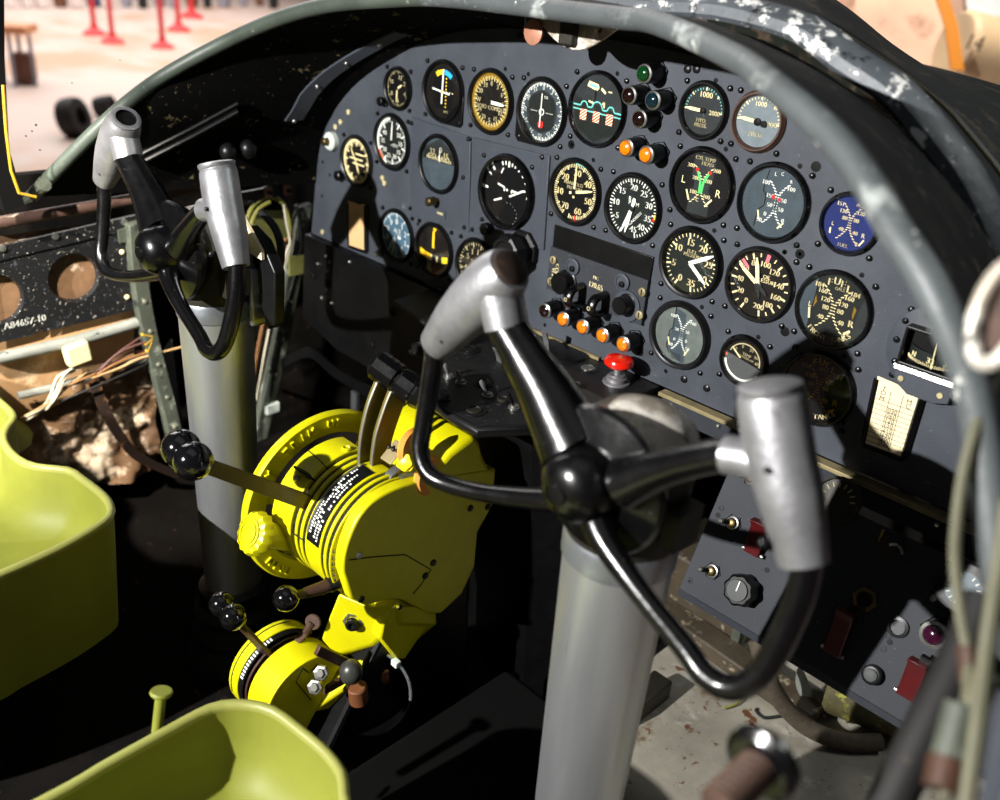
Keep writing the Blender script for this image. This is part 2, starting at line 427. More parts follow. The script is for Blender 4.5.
def gauge(name, label, x, z, r, dial, bezel='black_satin', deep=.006, scr=True, flange=None, rw=.0042, cat='gauge', glass=True, skip=()):
    g = thing(name, label, cat, (x, -.0005, z), 'dials on the instrument panel')
    MB().mat(bezel).lathe([(r + .0012, 0), (r + .0012, .0016), (r, .003), (r - .0012, deep), (r - .0026, deep), (r - rw, deep - .0012), (r - rw - .0012, .0006), (r - rw - .0012, 0)], n=56).build('bezel', g)
    dial.mb.build('dial', g, smooth=0)
    if flange:
        MB().mat('black_satin').prism(flange, (0, 0, 0), X1, Z1, .0022).build('flange', g, bevel=.0008)
    if glass:
        MB().mat('dial_glass').lathe([(r - rw, 0), (r * .5, .0006), (0, .0008)], (0, -.0036, 0), n=40).build('cover_glass', g)
    if scr:
        k = r * .875 if r > .035 else r * .9
        screws(g, [(sx * k, sz * k) for sx in (-1, 1) for sz in (-1, 1) if (sx, sz) not in skip])
    return g
RB, RS = .0397, .0288
def D(r, col, rw=.0042): return Dial(r - rw - .0006).face(col)
def knob(parent, x, z, r, h, m='black_satin', name='setting_knob', n=12):
    return MB().mat(m).lathe([(r * .55, 0), (r * .55, h * .3), (r, h * .35), (r, h * .9), (r * .8, h), (0, h)], (x, 0, z), n=20, wob=lambda a: 1 + .05 * math.cos(n * a)).build(name, parent)

# clock
d = D(RS, 'dblack'); d.ticks(60, 0, 354, .9, .98, .03, 'dimcream').ticks(12, 0, 330, .84, .98, .06, 'dimcream')
d.nums([('12', 18), ('2', 60), ('4', 110), ('6', 180), ('8', 240), ('10', 300)], .66, .26, 'cream')
g = gauge('clock', 'small cream-numbered clock at the upper left, left of the yellow and blue arc dial', -.393, .116, RS, d)
needle(g, d.r, 183, .78, .1, 'cream'); needle(g, d.r, 60, .5, .12, 'cream'); hub(g, d.r); knob(g, -.031, -.022, .0062, .011)
# cross pointer
d = D(RB, 'dbrown'); d.poly([(-.5, -.62), (-.56, .3), (-.42, .62), (.42, .62), (.56, .3), (.5, -.62)], 'dblack').arc(-36, 0, .62, .80, 'yellow').arc(0, 38, .62, .80, 'blue')
for i in range(9): d.disc(.16, -.55 + .13 * i, .035, 'yellow', 8)
for i in range(5): d.disc(-.1 + .16 * i, .0, .03, 'cream', 8)
d.text('INST', .22, -.72, .10, 'dimcream')
g = gauge('cross_pointer_indicator', 'black dial with yellow and blue arc and two crossed white bars', -.298, .126, RB, d, flange=[(.0, -.041), (.036, -.041), (.041, -.036), (.041, 0)])
needle(g, d.r, 2, .82, .07, 'white', tail=.45, tip=1); needle(g, d.r, 96, .44, .06, 'white', tail=.55, tip=1, y=.0032); hub(g, d.r, .08, 'dimcream')
# radio compass
d = D(RB, 'gold'); d.disc(0, 0, .9, 'dbrown', 40).ticks(72, 0, 355, .80, .9, .025, 'yellow').ticks(36, 0, 350, .74, .9, .035, 'cream')
d.nums([('0', 0), ('3', 30), ('6', 60), ('E', 90), ('12', 120), ('15', 150), ('S', 180), ('21', 210), ('24', 240), ('W', 270), ('30', 300), ('33', 330)], .64, .17, 'cream')
d.text('RADIO COMPASS', 0, -.2, .16, 'cream', bold=.02)
g = gauge('radio_compass', 'yellow-rimmed black radio compass with its pointer to the right', -.207, .127, RB, d)
needle(g, d.r, 92, .74, .12, 'white'); hub(g, d.r)
# omni indicator
d = D(RB, 'dgrey'); d.arc(0, 360, .72, .96, 'dslate', 48)
d.k += 1; d.lv = 1
for i in range(36):
    d.tick(i * 10, .86, .97, .05, 'white'); d.tick(i * 10 + 5, .9, .97, .03, 'white')
d.lv = 0; d.nums([(str(i * 3), i * 30) for i in range(12)], .8, .15, 'white', radial=True)
d.poly([(-.55, -.5), (-.62, 0), (-.55, .5), (0, .66), (.55, .5), (.62, 0), (.55, -.5), (0, -.68)], 'dgreen')
for i in range(5): d.disc(-.5 + i * .07, .0, .018, 'white', 6); d.disc(.22 + i * .07, .0, .018, 'white', 6)
d.arc(0, 360, .085, .12, 'white').disc(0, -.42, .13, 'red').text('TO', .15, .5, .1, 'white')
g = gauge('course_indicator', 'course indicator with white compass ring and red dot, left of the striped-square dial', -.118, .129, RB, d, flange=[(-.0, -.041), (-.041, 0), (-.041, -.034), (-.036, -.041)])
needle(g, d.r, 0, .62, .04, 'white', tail=.5, tip=1)
# gear and flaps
d = D(.0415, 'dgrey', .003); d.poly([(-.95, .3), (.95, -.05), (.8, -.6), (0, -.97), (-.8, -.6)], 'dgreen')
d.poly([(-.48, .62), (-.42, .78), (-.05, .72), (.0, .62), (-.08, .52)], 'cream').poly([(-.4, .64), (-.36, .71), (-.08, .67), (-.1, .6)], 'teal')
d.line([(-.12, .55), (-.12, .18)], .07, 'dblack').line([(-.36, .2), (-.16, .16)], .06, 'cream').line([(.08, .62), (.26, .5)], .08, 'cream').line([(.36, .56), (.5, .56)], .04, 'cream').line([(.18, .18), (.26, .24), (.26, .08)], .05, 'cream')
def wing(y0, bump):
    pts = []
    for i in range(61):
        u = -.94 + 1.88 * i / 60; v = y0 - .02 * u
        for c0, h, w_ in ((-.52, .14, .13), (0, .2, .2), (.53, .14, .13)):
            q = (u - c0) / w_
            if bump and abs(q) < 1: v += h * math.sqrt(1 - q * q)
        pts.append((u, v))
    return pts
d.line(wing(.02, True), .045, 'teal').line(wing(-.1, False), .04, 'teal')
for u in (-.5, .02, .54):
    d.k += 1
    d.poly([(u - .14, -.38), (u + .12, -.38), (u + .12, -.06), (u - .14, -.06)], 'white')
    x0, x1, y0, y1 = u - .14, u + .12, -.38, -.06
    for k in range(-2, 4):
        q = lambda t, s_: (x0 + (x1 - x0) * s_, y0 + (y1 - y0) * max(0, min(1, t + s_ * .62)))
        d.poly([q(k * .30, 0), q(k * .30, .33), q(k * .30, .66), q(k * .30, 1), q(k * .30 + .19, 1), q(k * .30 + .19, .66), q(k * .30 + .19, .33), q(k * .30 + .19, 0)], 'orange')
gauge('gear_indicator', 'landing gear dial with three orange striped squares under a teal wing outline', -.033, .1455, .0415, d, bezel='black_gloss', rw=.003)
# watch
d = D(.0383, 'dbrown', .005); d.arc(0, 360, .9, 1., 'cream', 48).ticks(60, 0, 354, .78, .9, .03, 'cream').ticks(12, 0, 330, .68, .9, .09, 'cream')
d.line([(-.55, .1), (.45, .1)], .07, 'cream').line([(-.3, -.12), (.6, -.12)], .07, 'cream').line([(-.1, .34), (.55, .34)], .07, 'cream')
g = gauge('navigation_dial', 'cream-marked dial with slanted lines at the far left above the card', -.488, -.004, .0383, d, bezel='dark_steel')
needle(g, d.r, 155, .85, .09, 'cream'); needle(g, d.r, 325, .7, .08, 'cream'); knob(g, -.04, -.03, .0078, .011)
# airspeed
d = D(RB, 'dgreen'); d.arc(200, 350, .9, .98, 'white', 40).ticks(50, 20, 350, .80, .9, .03, 'white').arc(215, 235, .9, .98, 'orange').arc(235, 243, .9, .98, 'red')
for a in range(30, 350, 36): d.tick(a, .66, .9, .07, 'white')
d.nums([('50', 52), ('10', 88), ('15', 124), ('20', 160), ('25', 196), ('30', 232), ('35', 268), ('40', 304)], .58, .2, 'white', bold=.03)
d.text('MPH', .18, -.1, .16, 'white', bold=.02)
g = gauge('airspeed_indicator', 'airspeed dial with white arc and upright needle, directly below the small clock', -.404, .04, RB, d)
needle(g, d.r, 4, .86, .07, 'white', tail=.1); hub(g, d.r)
# directional gyro
d = D(RB, 'dslate'); d.poly([(-.97, .1), (.97, .1), (.8, .58), (0, .98), (-.8, .58)], 'dgrey').poly([(-.9, .12), (.9, .12), (.9, .5), (-.9, .5)], 'dgreen')
for i in range(15): d.line([(-.7 + i * .1, .14), (-.7 + i * .1, .26 + .08 * (i % 2))], .035, 'cream')
d.nums([('33', -42), ('0', 10), ('15', 48)], .58, .24, 'cream').line([(.05, .1), (.05, .62)], .04, 'white')
PL = [(-.0545, -.066), (.0545, -.066), (.0545, .066), (-.0545, .066)]
def plate(name, label, x, z, poly, m='panel_plate', scr=()):
    t = thing(name, label, 'plate', (x, 0, z)); MB().mat(m).prism(poly, (0, 0, 0), X1, Z1, .0028).build('sheet', t, bevel=.0008); screws(t, scr, .0028); return t
a_ = lambda px, py: (atY(px, py, 0).x, atY(px, py, 0).z)
def plate_px(name, label, pts, scr, m='panel_plate'):
    q = [a_(*p) for p in pts]; cx = sum(p[0] for p in q) / 4; cz = sum(p[1] for p in q) / 4
    return plate(name, label, cx, cz, [(p[0] - cx, p[1] - cz) for p in q], m, [(a_(*p)[0] - cx, a_(*p)[1] - cz) for p in scr])
plate_px('gyro_mounting_plate', 'grey square plate around the compass-card gyro dial', [(411, 216), (470, 232), (472, 137), (413, 117)], [(413.5, 123), (470.5, 139), (412, 208), (466, 227), (465, 177)])
plate_px('horizon_mounting_plate', 'bluish grey square plate around the black artificial horizon', [(470, 231), (545, 250), (551, 156), (474, 137)], [(486, 155), (544, 157), (534, 167), (484, 219), (474, 229)])
g = gauge('directional_gyro', 'gyro dial showing a strip of compass card, on the grey plate', -.298, .03, RB, d, scr=False)
g.location.y = -.0028
k_ = MB().mat('brass').lathe([(.004, 0), (.004, .006), (.0062, .007), (.0062, .018), (.004, .02), (0, .02)], (.0, 0, -.0505), n=18).build('caging_knob', g)
MB().mat('panel_grey').box((.008, -.0006, -.067), (.022, .0012, .012)).mat('dimcream').box((.008, -.0013, -.067), (.012, .0004, .003)).build('name_tag', g)
# artificial horizon
d = D(.048, 'dblack', .006)
for a in (0, -18, -9, 9, 18, 30, 45, -45, 60, -60, 90, -90): d.tick(a, .84 if a else .78, .96, .05 if a % 45 else .07, 'white')
d.line([(-.42, .2), (-.12, .14), (-.12, .02)], .06, 'white').line([(.2, .02), (.2, .1), (.52, .08)], .06, 'white')
d.line([(-.55, -.36), (-.2, -.22)], .055, 'white').line([(.12, -.1), (.7, .2), (.78, .18)], .06, 'white').line([(-.3, .55), (-.22, .72)], .05, 'white').disc(0, .08, .04, 'white')
for i in range(10): d.disc(.05 + .45 * math.sin(i * .33), -.3 - .45 * (1 - math.cos(i * .33)) * .8, .012, 'white', 6)
g = gauge('artificial_horizon', 'large black artificial horizon with white bars on the bluish plate', -.163, .021, .048, d, bezel='black_gloss', deep=.009, rw=.006, scr=False)
g.location.y = -.0028
knob(g, -.026, -.054, .0085, .014)
# octagonal caging fixture
p_ = atY(519, 250, -.012)
t = thing('octagonal_knob', 'black octagonal knob below the artificial horizon', 'knob', (p_.x, -.0028, p_.z))
MB().mat('black_satin').lathe([(.026, 0), (.026, .006), (.02, .008), (.02, .02), (.024, .021), (.024, .035), (.019, .038)], n=8, rot=.4).build('body', t, smooth=0, bevel=.001)
MB().mat('dark_steel').lathe([(.019, .036), (.019, .039), (.016, .039), (.014, .037), (.004, .036), (.003, .038), (0, .038)], n=28).build('cap', t)
# altimeter
d = D(RB, 'dsteel'); d.ticks(50, 0, 352.8, .88, .97, .03, 'white').ticks(10, 0, 324, .78, .97, .06, 'white')
d.nums([(str(i), i * 36) for i in range(10)], .62, .26, 'white', bold=.03)
d.text('ALT', .05, .22, .2, 'white', bold=.03).text('FEET', .12, .02, .13, 'white').poly([(.1, -.1), (.3, -.1), (.3, .0), (.1, .0)], 'white')
g = gauge('altimeter', 'steel-blue altimeter dial next to the tan card at the lower left', -.388, -.095, RB, d)
needle(g, d.r, 192, .84, .08, 'white', tail=.1); needle(g, d.r, 215, .5, .1, 'white'); hub(g, d.r, .1, 'dsteel'); knob(g, -.037, -.037, .0052, .01, 'steel')
# turn and bank
d = D(RB, 'dbrown'); d.poly([(-.1, .92), (.1, .92), (.1, .84), (.04, .84), (.04, .78), (-.04, .78), (-.04, .84), (-.1, .84)], 'yellow')
b_ = [(-.86 + .086 * i, -.34 - .14 * (1 - ((i - 10) / 10) ** 2)) for i in range(21)]
for i in range(20):
    d.poly([b_[i], b_[i + 1], (b_[i + 1][0], b_[i + 1][1] + .26), (b_[i][0], b_[i][1] + .26)], 'yellow' if i in (0, 1, 2, 5, 6, 7, 16, 17, 18, 19) else ('cream' if i in (8, 12) else 'dimyellow' if i in (3, 4) else 'dgreen'))
d.disc(0, -.34, .12, 'dbrown')
g = gauge('turn_and_bank_indicator', 'black dial with yellow needle and curved yellow bubble tube', -.302, -.094, RB, d)
needle(g, d.r, 0, .8, .13, 'yellow', tip=1); hub(g, d.r, .1, 'dbrown')
# rate of climb
d = D(RB, 'dbrown'); d.ticks(40, -170, 170, .86, .96, .03, 'dimcream').ticks(12, -165, 165, .76, .96, .06, 'dimcream')
d.nums([('.5', -60), ('1', -25), ('1', 5), ('2', 40), ('4', 75), ('2', -140), ('4', -105)], .62, .24, 'cream')
d.text('CLIMB', -.1, .2, .12, 'dimcream')
g = gauge('rate_of_climb_indicator', 'brownish climb dial half hidden behind the near yoke grip', -.213, -.094, RB, d)
needle(g, d.r, 112, .82, .09, 'cream', tail=.2); needle(g, d.r, 250, .5, .08, 'cream'); hub(g, d.r)
# manifold pressure
d = D(RB, 'dblack'); d.ticks(71, -150, 190, .84, .95, .028, 'cream').ticks(15, -150, 190, .80, .95, .05, 'cream').arc(-5, 105, .95, 1., 'teal').tick(172, .8, 1, .06, 'red')
d.nums([('10', -98), ('20', -48), ('30', 4), ('40', 54), ('50', 106), ('60', 160), ('70', 214)], .66, .24, 'cream', bold=.03)
d.text('MANIFOLD', -.1, .28, .13, 'cream', bold=.02).text('PRESSURE', -.02, .12, .12, 'cream', bold=.02)
g = gauge('manifold_pressure_gauge', 'black pressure dial with teal arc and cream numbers 10 to 70', -.052, .046, RB, d)
needle(g, d.r, 0, .86, .08, 'cream', tail=.2); needle(g, d.r, 76, .84, .09, 'cream', tail=.2, y=.0032); hub(g, d.r, .12, 'dbrown')
# tachometer
d = D(RB, 'dgreen'); d.ticks(46, -155, 165, .86, .96, .028, 'white').ticks(10, -155, 165, .8, .96, .05, 'white').arc(28, 90, .96, 1., 'green').arc(90, 100, .9, 1, 'yellow').tick(102, .84, 1., .07, 'red')
d.nums([('5', -122), ('10', -84), ('15', -45), ('20', -4), ('25', 34), ('30', 70), ('35', 106), ('40', 140), ('45', 168)], .68, .22, 'white', bold=.03)
d.text('R', -.14, .3, .15, 'white').text('P', -.14, .17, .13, 'white').text('M', .18, .16, .13, 'white').text('HUNDREDS', .15, -.32, .1, 'white', 50)
g = gauge('tachometer', 'greenish black dial numbered 5 to 45 with both needles down', .036, .047, RB, d)
needle(g, d.r, 190, .84, .11, 'white', tail=.35); needle(g, d.r, 200, .88, .09, 'white', y=.0032, tail=.3); hub(g, d.r, .1, 'dgreen')
# hydraulic pressure
d = D(.0292, 'dgrey'); d.ticks(21, -90, 85, .86, .94, .035, 'teal').ticks(5, -90, 90, .82, .96, .06, 'cream')
d.nums([('1000', 3)], .66, .25, 'cream', bold=.03).text('2000', .56, -.02, .2, 'cream').text('HYD.', -.02, -.4, .17, 'cream', bold=.02).text('PRESS.', -.02, -.6, .17, 'cream', bold=.02)
g = gauge('hydraulic_pressure_gauge', 'small black hydraulic pressure dial marked 1000, right of the indicator lights', .108, .167, .0292, d)
needle(g, d.r, 272, .86, .14, 'cream', tail=.1); hub(g, d.r, .13)
# brake pressure
d = D(.0292, 'dlight', .0036); d.ticks(21, -90, 85, .86, .94, .035, 'cream').ticks(5, -90, 90, .82, .96, .06, 'cream')
d.text('1000', .0, .68, .2, 'cream').text('2000', .56, -.02, .22, 'cream', bold=.02).text('PRESS', .0, -.5, .19, 'cream', bold=.02)
g = gauge('brake_pressure_gauge', 'small pale grey pressure dial with copper bezel, partly behind the curved rim', .173, .167, .0292, d, bezel='lever_brown', rw=.0036)
needle(g, d.r, 274, .84, .14, 'cream', tail=.1); hub(g, d.r, .15); MB().mat('dblack').lathe([(.0032, 0), (.0032, .001), (0, .0012)], (.0075, -.003, -.001), n=12).build('needle_hub', g)
def lr_scale(d, left, right, col, tick_n=13, sz=.11, x0=.34, cx=0.0, mid=.1, spread=.42, top=.72, bot=-.72):
    """two scales bowed toward each other, as on a twin-engine dial"""
    d.k += 1; d.lv = 1
    for sgn, lst in ((-1, left), (1, right)):
        f_ = lambda t: (cx + sgn * (mid + spread * (2 * t - 1) ** 2), bot + (top - bot) * t)
        for i in range(tick_n):
            t = i / (tick_n - 1); u, v = f_(t); slope = (2 * t - 1) * .7
            d.line([(u - sgn * .0, v), (u + sgn * -.09, v + slope * -.06)], .03, col)
        for tx, t in lst:
            u, v = f_(t); d.text(tx, u + sgn * .15, v, sz, col, bold=.03)
    d.lv = 0
# cylinder head temperature
d = D(RB, 'dblack'); d.poly([(-.38, -.9), (-.38, .9), (.38, .9), (.38, -.9)], 'dgrey').disc(-.46, .0, .2, 'dblack').disc(.5, -.05, .22, 'dblack')
d.text('CYL TEMP', 0, .80, .12, 'cream', bold=.02).text('HEAD', .1, .66, .12, 'cream', bold=.02)
lr_scale(d, [('300', .98), ('200', .68), ('100', .3)], [('300', .98), ('200', .66), ('100', .25)], 'cream', 14, .13, mid=.04, spread=.3, top=.55, bot=-.58)
d.line([(-.2, .4), (-.05, .1), (-.03, -.25)], .08, 'green').line([(.2, .4), (.06, .1), (.03, -.25)], .08, 'green').disc(-.22, .44, .06, 'red').disc(.24, .42, .06, 'red')
d.text('L', -.66, .06, .24, 'cream').text('R', .64, -.12, .24, 'cream').text('C', -.06, -.45, .12, 'cream').line([(-.5, -.22), (-.36, -.52)], .06, 'cream').line([(.46, -.34), (.24, -.6)], .06, 'cream')
gauge('cylinder_temperature_gauge', 'black dial marked CYL TEMP HEAD with green Y lines between L and R', .121, .092, RB, d, bezel='black_gloss')
# carburettor air temperature
d = D(RB, 'dslate'); d.line([(-.3, .9), (-.38, .3), (-.26, .18), (-.26, -.12), (-.42, -.28), (-.46, -.8)], .035, 'dblack')
lr_scale(d, [('100', .95), ('150', .66), ('50', .45), ('0', .22), ('50', .05)], [('100', .92), ('150', .62), ('50', .4), ('0', .16)], 'white', 16, .13, cx=.1, mid=.03, spread=.3, top=.6, bot=-.62)
d.disc(-.02, .17, .06, 'red').disc(.18, .14, .05, 'red').line([(-.42, -.3), (-.33, -.58)], .05, 'cream').line([(.46, -.48), (.3, -.68)], .05, 'cream').text('L', -.08, .82, .11, 'white').text('C', .12, .86, .1, 'white').text('R', .44, .7, .1, 'white')
gauge('carburettor_temperature_gauge', 'slate blue temperature dial with two red dots, right of the CYL TEMP HEAD dial', .207, .093, RB, d, bezel='black_gloss')
# blue fuel gauge
d = D(.0296, 'dnavy', .003)
lr_scale(d, [('151', .96), ('120', .78), ('80', .6), ('40', .28)], [('120', .82), ('80', .6), ('40', .26)], 'cream', 15, .15, mid=.06, spread=.34, top=.7, bot=-.62)
d.text('AUX', .26, .74, .12, 'cream').text('FUEL', -.05, -.82, .14, 'cream', bold=.02).text('L', -.62, -.12, .15, 'cream').text('R', .62, -.3, .17, 'cream').line([(-.68, -.28), (-.66, -.5)], .06, 'cream').line([(.68, -.44), (.54, -.68)], .06, 'cream').text('0', .44, -.66, .14, 'cream')
gauge('auxiliary_fuel_gauge', 'small deep blue fuel dial touching the curved rim', .29, .092, .0296, d, bezel='black_gloss', rw=.003)
# fuel pressure
d = D(RB, 'dgreen', .005); d.ticks(36, -150, 170, .86, .96, .03, 'cream').ticks(8, -150, 170, .78, .96, .06, 'cream')
d.nums([('0', -152), ('5', -104), ('10', -55), ('15', -10), ('20', 34), ('25', 80), ('30', 126), ('35', 168)], .66, .24, 'cream', bold=.03)
d.text('FUEL', -.02, .36, .13, 'cream', bold=.02).text('PRESSURE', .02, .24, .12, 'cream', bold=.02).line([(-.4, .2), (-.15, .05)], .03, 'dblack').line([(-.36, -.3), (-.15, -.12)], .03, 'dblack')
g = gauge('fuel_pressure_gauge', 'greenish fuel pressure dial with two bright white needles, numbered 0 to 35', .125, .007, RB, d, rw=.005, deep=.008)
needle(g, d.r, 61, .92, .13, 'white', tail=.05); needle(g, d.r, 127, .88, .13, 'white', y=.0032)
# oil pressure
d = D(RB, 'dbrown'); d.ticks(21, -152, 168, .84, .96, .04, 'cream').ticks(11, -152, 168, .78, .96, .06, 'cream')
d.nums([('0', -152), ('20', -120), ('40', -88), ('60', -56), ('80', -24), ('100', 8), ('120', 40), ('140', 76), ('160', 108), ('180', 140), ('200', 168)], .66, .18, 'cream', bold=.03)
d.text('OIL', .2, .3, .12, 'cream').text('PRESSURE', .2, .17, .12, 'cream').tick(-48, .62, .94, .1, 'pink').tick(8, .74, .98, .12, 'pink')
g = gauge('oil_pressure_gauge', 'brown-black oil pressure dial with two pink marks and dull steel bezel', .211, .007, RB, d, bezel='dark_steel')
needle(g, d.r, -57, .88, .12, 'cream', y=.003); needle(g, d.r, -14, .84, .12, 'cream', y=.0036); needle(g, d.r, 165, .42, .08, 'dgrey', y=.0028); needle(g, d.r, 125, .4, .12, 'dgrey', y=.0028); hub(g, d.r, .12, 'dgrey')
# front fuel
def fuel(bg, ink, foot, first, zz):
    d = D(RB, bg, .0032)
    if bg != 'dblack': d.poly([(-.99, -.1), (-.92, .38), (-.6, .78), (-.6, -.78), (-.92, -.38)], 'dslate').poly([(.99, -.1), (.92, .38), (.78, .6), (.6, -.78), (.92, -.38)], 'dgrey').line([(-.58, .8), (-.62, -.76)], .03, 'dblack').poly([(-.58, .3), (-.5, .1), (-.58, -.1)], 'gold').poly([(.56, .28), (.64, .2), (.6, -.1), (.56, 0)], 'gold')
    for i, ch in enumerate('FUEL'): d.text(ch, -.26 + .19 * i, .82 - .05 * abs(i - 1.2) ** 1.6, .21, ink, bold=.03)
    d.text('GALS', .05, .62, .09, ink, bold=.02)
    lr_scale(d, first, first, ink, 14, .14, mid=.07, spread=.33, top=.62, bot=-.58)
    d.text('R', .6, -.22, .2, ink, bold=.03).text('L', -.68, -.02, .15, ink).line([(-.68, -.12), (-.62, -.42)], .06, ink).line([(.62, -.42), (.46, -.56)], .07, ink).text('0', .46, -.62, .12, ink)
    A = [(-62 + 14 * i) for i in range(len(foot))]
    n = len(foot)
    for i, ch in enumerate(foot):
        a = R(218 - (86 / (n - 1)) * i); d.text(ch, .84 * math.sin(a), .84 * math.cos(a), .15, zz, rot=-math.degrees(a) + 180, bold=.03)
    return d
d = fuel('dgreen', 'cream', 'FRONT TANKS', [('184', .98), ('160', .86), ('120', .68), ('80', .5), ('40', .25)], 'cream')
gauge('front_fuel_gauge', 'large fuel dial lettered FRONT TANKS', .295, .006, RB, d, bezel='black_gloss', rw=.0032)
d = fuel('dblack', 'dimyellow', 'REAR TANKS', [('151', .95), ('120', .75), ('80', .55), ('40', .27)], 'cream')
gauge('rear_fuel_gauge', 'fuel dial with yellow lettering, REAR TANKS, in the shade above the right grip', .3, -.079, RB, d, bezel='black_gloss', rw=.0032)
# oil temperature; the glass's reflected haze is painted into the dial colour
d = D(RB, 'dhaze', .005); d.poly([(-.3, .9), (-.34, .0), (-.46, -.14), (-.46, -.6), (.2, -.95), (.34, -.9), (.3, -.2), (.1, .8)], 'dslate')
d.line([(-.3, .92), (-.32, .16), (-.42, .02), (-.46, -.5), (-.3, -.75)], .035, 'dblack')
lr_scale(d, [('100', .95), ('50', .6), ('0', .3), ('50', .12)], [('100', .92), ('50', .62), ('0', .36), ('50', .16)], 'white', 16, .12, cx=.06, mid=.05, spread=.26, top=.66, bot=-.56)
d.line([(-.44, -.2), (-.34, -.46)], .05, 'cream').line([(.4, -.42), (.3, -.64)], .05, 'cream')
for i in range(5): d.line([(-.28 + .02 * i, -.66 - .05 * i), (.2, -.7 - .045 * i)], .018, 'dblack')
gauge('oil_temperature_gauge', 'hazy grey-green temperature dial right of the orange light row', .127, -.079, RB, d, bezel='dark_steel', rw=.005, deep=.008)
# suction
d = D(RS, 'smoke'); d.poly([(math.sin(R(a)), math.cos(R(a))) for a in range(-80, 106, 6)], 'dbrown').arc(-70, 95, .78, .84, 'dimcream')
for a, t_ in ((-50, '10'), (-15, '0'), (25, '30'), (58, '50'), (82, '60')): d.text(t_, .68 * math.sin(R(a)), .68 * math.cos(R(a)), .16, 'dimcream')
d.text('TEMP', .1, .32, .14, 'dimcream', -6).text('OUTSIDE AIR', .1, .17, .1, 'dimcream', -6).disc(-.9, .05, .06, 'orange', 8).disc(-.3, -.86, .05, 'orange', 8).poly([(.0, -.98), (.2, -.97), (.18, -.86), (.02, -.88)], 'orange').arc(120, 260, .88, .99, 'white')
g = gauge('air_temperature_gauge', 'small half black half grey dial with orange spots, below the oil pressure dial', .212, -.08, RS, d, bezel='black_gloss')
needle(g, d.r, -52, .84, .07, 'cream', tail=-.2)

# magnetic compass
cx, cz = .4005, -.003
t = thing('magnetic_compass', 'panel compass with a curved number card in a square window at the right', 'compass', (cx, -.0005, cz))
rc = .0455
MB().mat('panel_plate').lathe([(rc, 0), (rc, .003), (rc - .001, .0036), (0, .0036)], n=60).build('flange', t)
yb = -.0036
bx = MB().mat('black_satin')
out = [(-.028, -.016), (.028, -.016), (.028, .022), (-.028, .022)]; inn = [(-.025, -.013), (.025, -.013), (.025, .019), (-.025, .019)]
a1 = bx.ring([(p[0], yb, p[1]) for p in out]); a2 = bx.ring([(p[0], yb - .012, p[1]) for p in out]); a3 = bx.ring([(p[0], yb - .012, p[1]) for p in inn]); a4 = bx.ring([(p[0], yb - .001, p[1]) for p in inn])
bx.bridge(a1, a2); bx.bridge(a2, a3); bx.bridge(a3, a4); bx.build('window_frame', t, smooth=0, bevel=.001)
crd = MB().mat('dgreen')
ring0 = []
for i in range(17):
    a = R(-80 + 10 * i); ring0.append(a)
hi = [V((.022 * math.sin(a), -.0046 - .007 * math.cos(a), .002 + .004 * (1 - math.cos(a)))) for a in ring0]; lo = [p + V((0, -.0004, -.013)) for p in hi]
h_ = crd.ring(hi); l_ = crd.ring(lo); crd.bridge(h_, l_, False)
crd.mat('cream')
for i in range(33):
    a = R(-80 + 5 * i); p = V((.0222 * math.sin(a), -.005 - .0072 * math.cos(a), -.0108 + .004 * (1 - math.cos(a)))); crd.box(p + V((0, 0, .0012)), (.0006, .0004, .003 if i % 2 else .0022))
for tx, a in (('N', -45), ('33', 2), ('30', 42)):
    a = R(a); put_text(crd, tx, V((.0224 * math.sin(a), -.0056 - .0072 * math.cos(a), -.0045 + .004 * (1 - math.cos(a)))), V((math.cos(a), math.sin(a) * .32, 0)), Z1, .0078, 1, .03)
crd.build('compass_card', t, smooth=0)
MB().mat('dblack').quad((-.025, yb - .0012, -.013), (.025, yb - .0012, -.013), (.025, yb - .0012, .019), (-.025, yb - .0012, .019)).build('window_back', t)
MB().mat('cream').box((.003, -.0150, .003), (.0008, .0006, .028), Matrix.Rotation(R(-4), 3, 'Y')).build('lubber_line', t)
sb = MB().mat('steel')
for k in range(3): sb.cyl((-.029, yb - .011 + .002 * k, -.0175 - .0022 * k), (.027, yb - .011 + .002 * k, -.0175 - .0022 * k), .0016, n=10)
sb.build('silver_bar', t)
MB().mat('panel_plate').prism([(-.030, -.022), (.026, -.022), (.026, -.040), (.012, -.0446), (-.012, -.0444), (-.026, -.036)], (0, yb, 0), X1, Z1, .006).build('cover_plate', t, bevel=.001)
MB().mat('dimcream').lathe([(.0028, .006), (.0028, .0072), (0, .0078)], (-.021, yb, -.031), n=12).build('plate_screw', t)
MB().mat('dimcream').lathe([(.0028, .006), (.0028, .0072), (0, .0078)], (.017, yb, -.034), n=12).build('plate_screw', t)
MB().mat('dblack').box((-.006, yb - .0004, .035), (.0012, .0012, .026)).build('seam', t)
screws(t, [(-.016, .033), (-.034, .022), (-.037, .002), (-.033, -.019), (.036, -.022)], .0036)
screws(t, [(-.033, .033), (.033, -.033), (-.033, -.034)], 0)

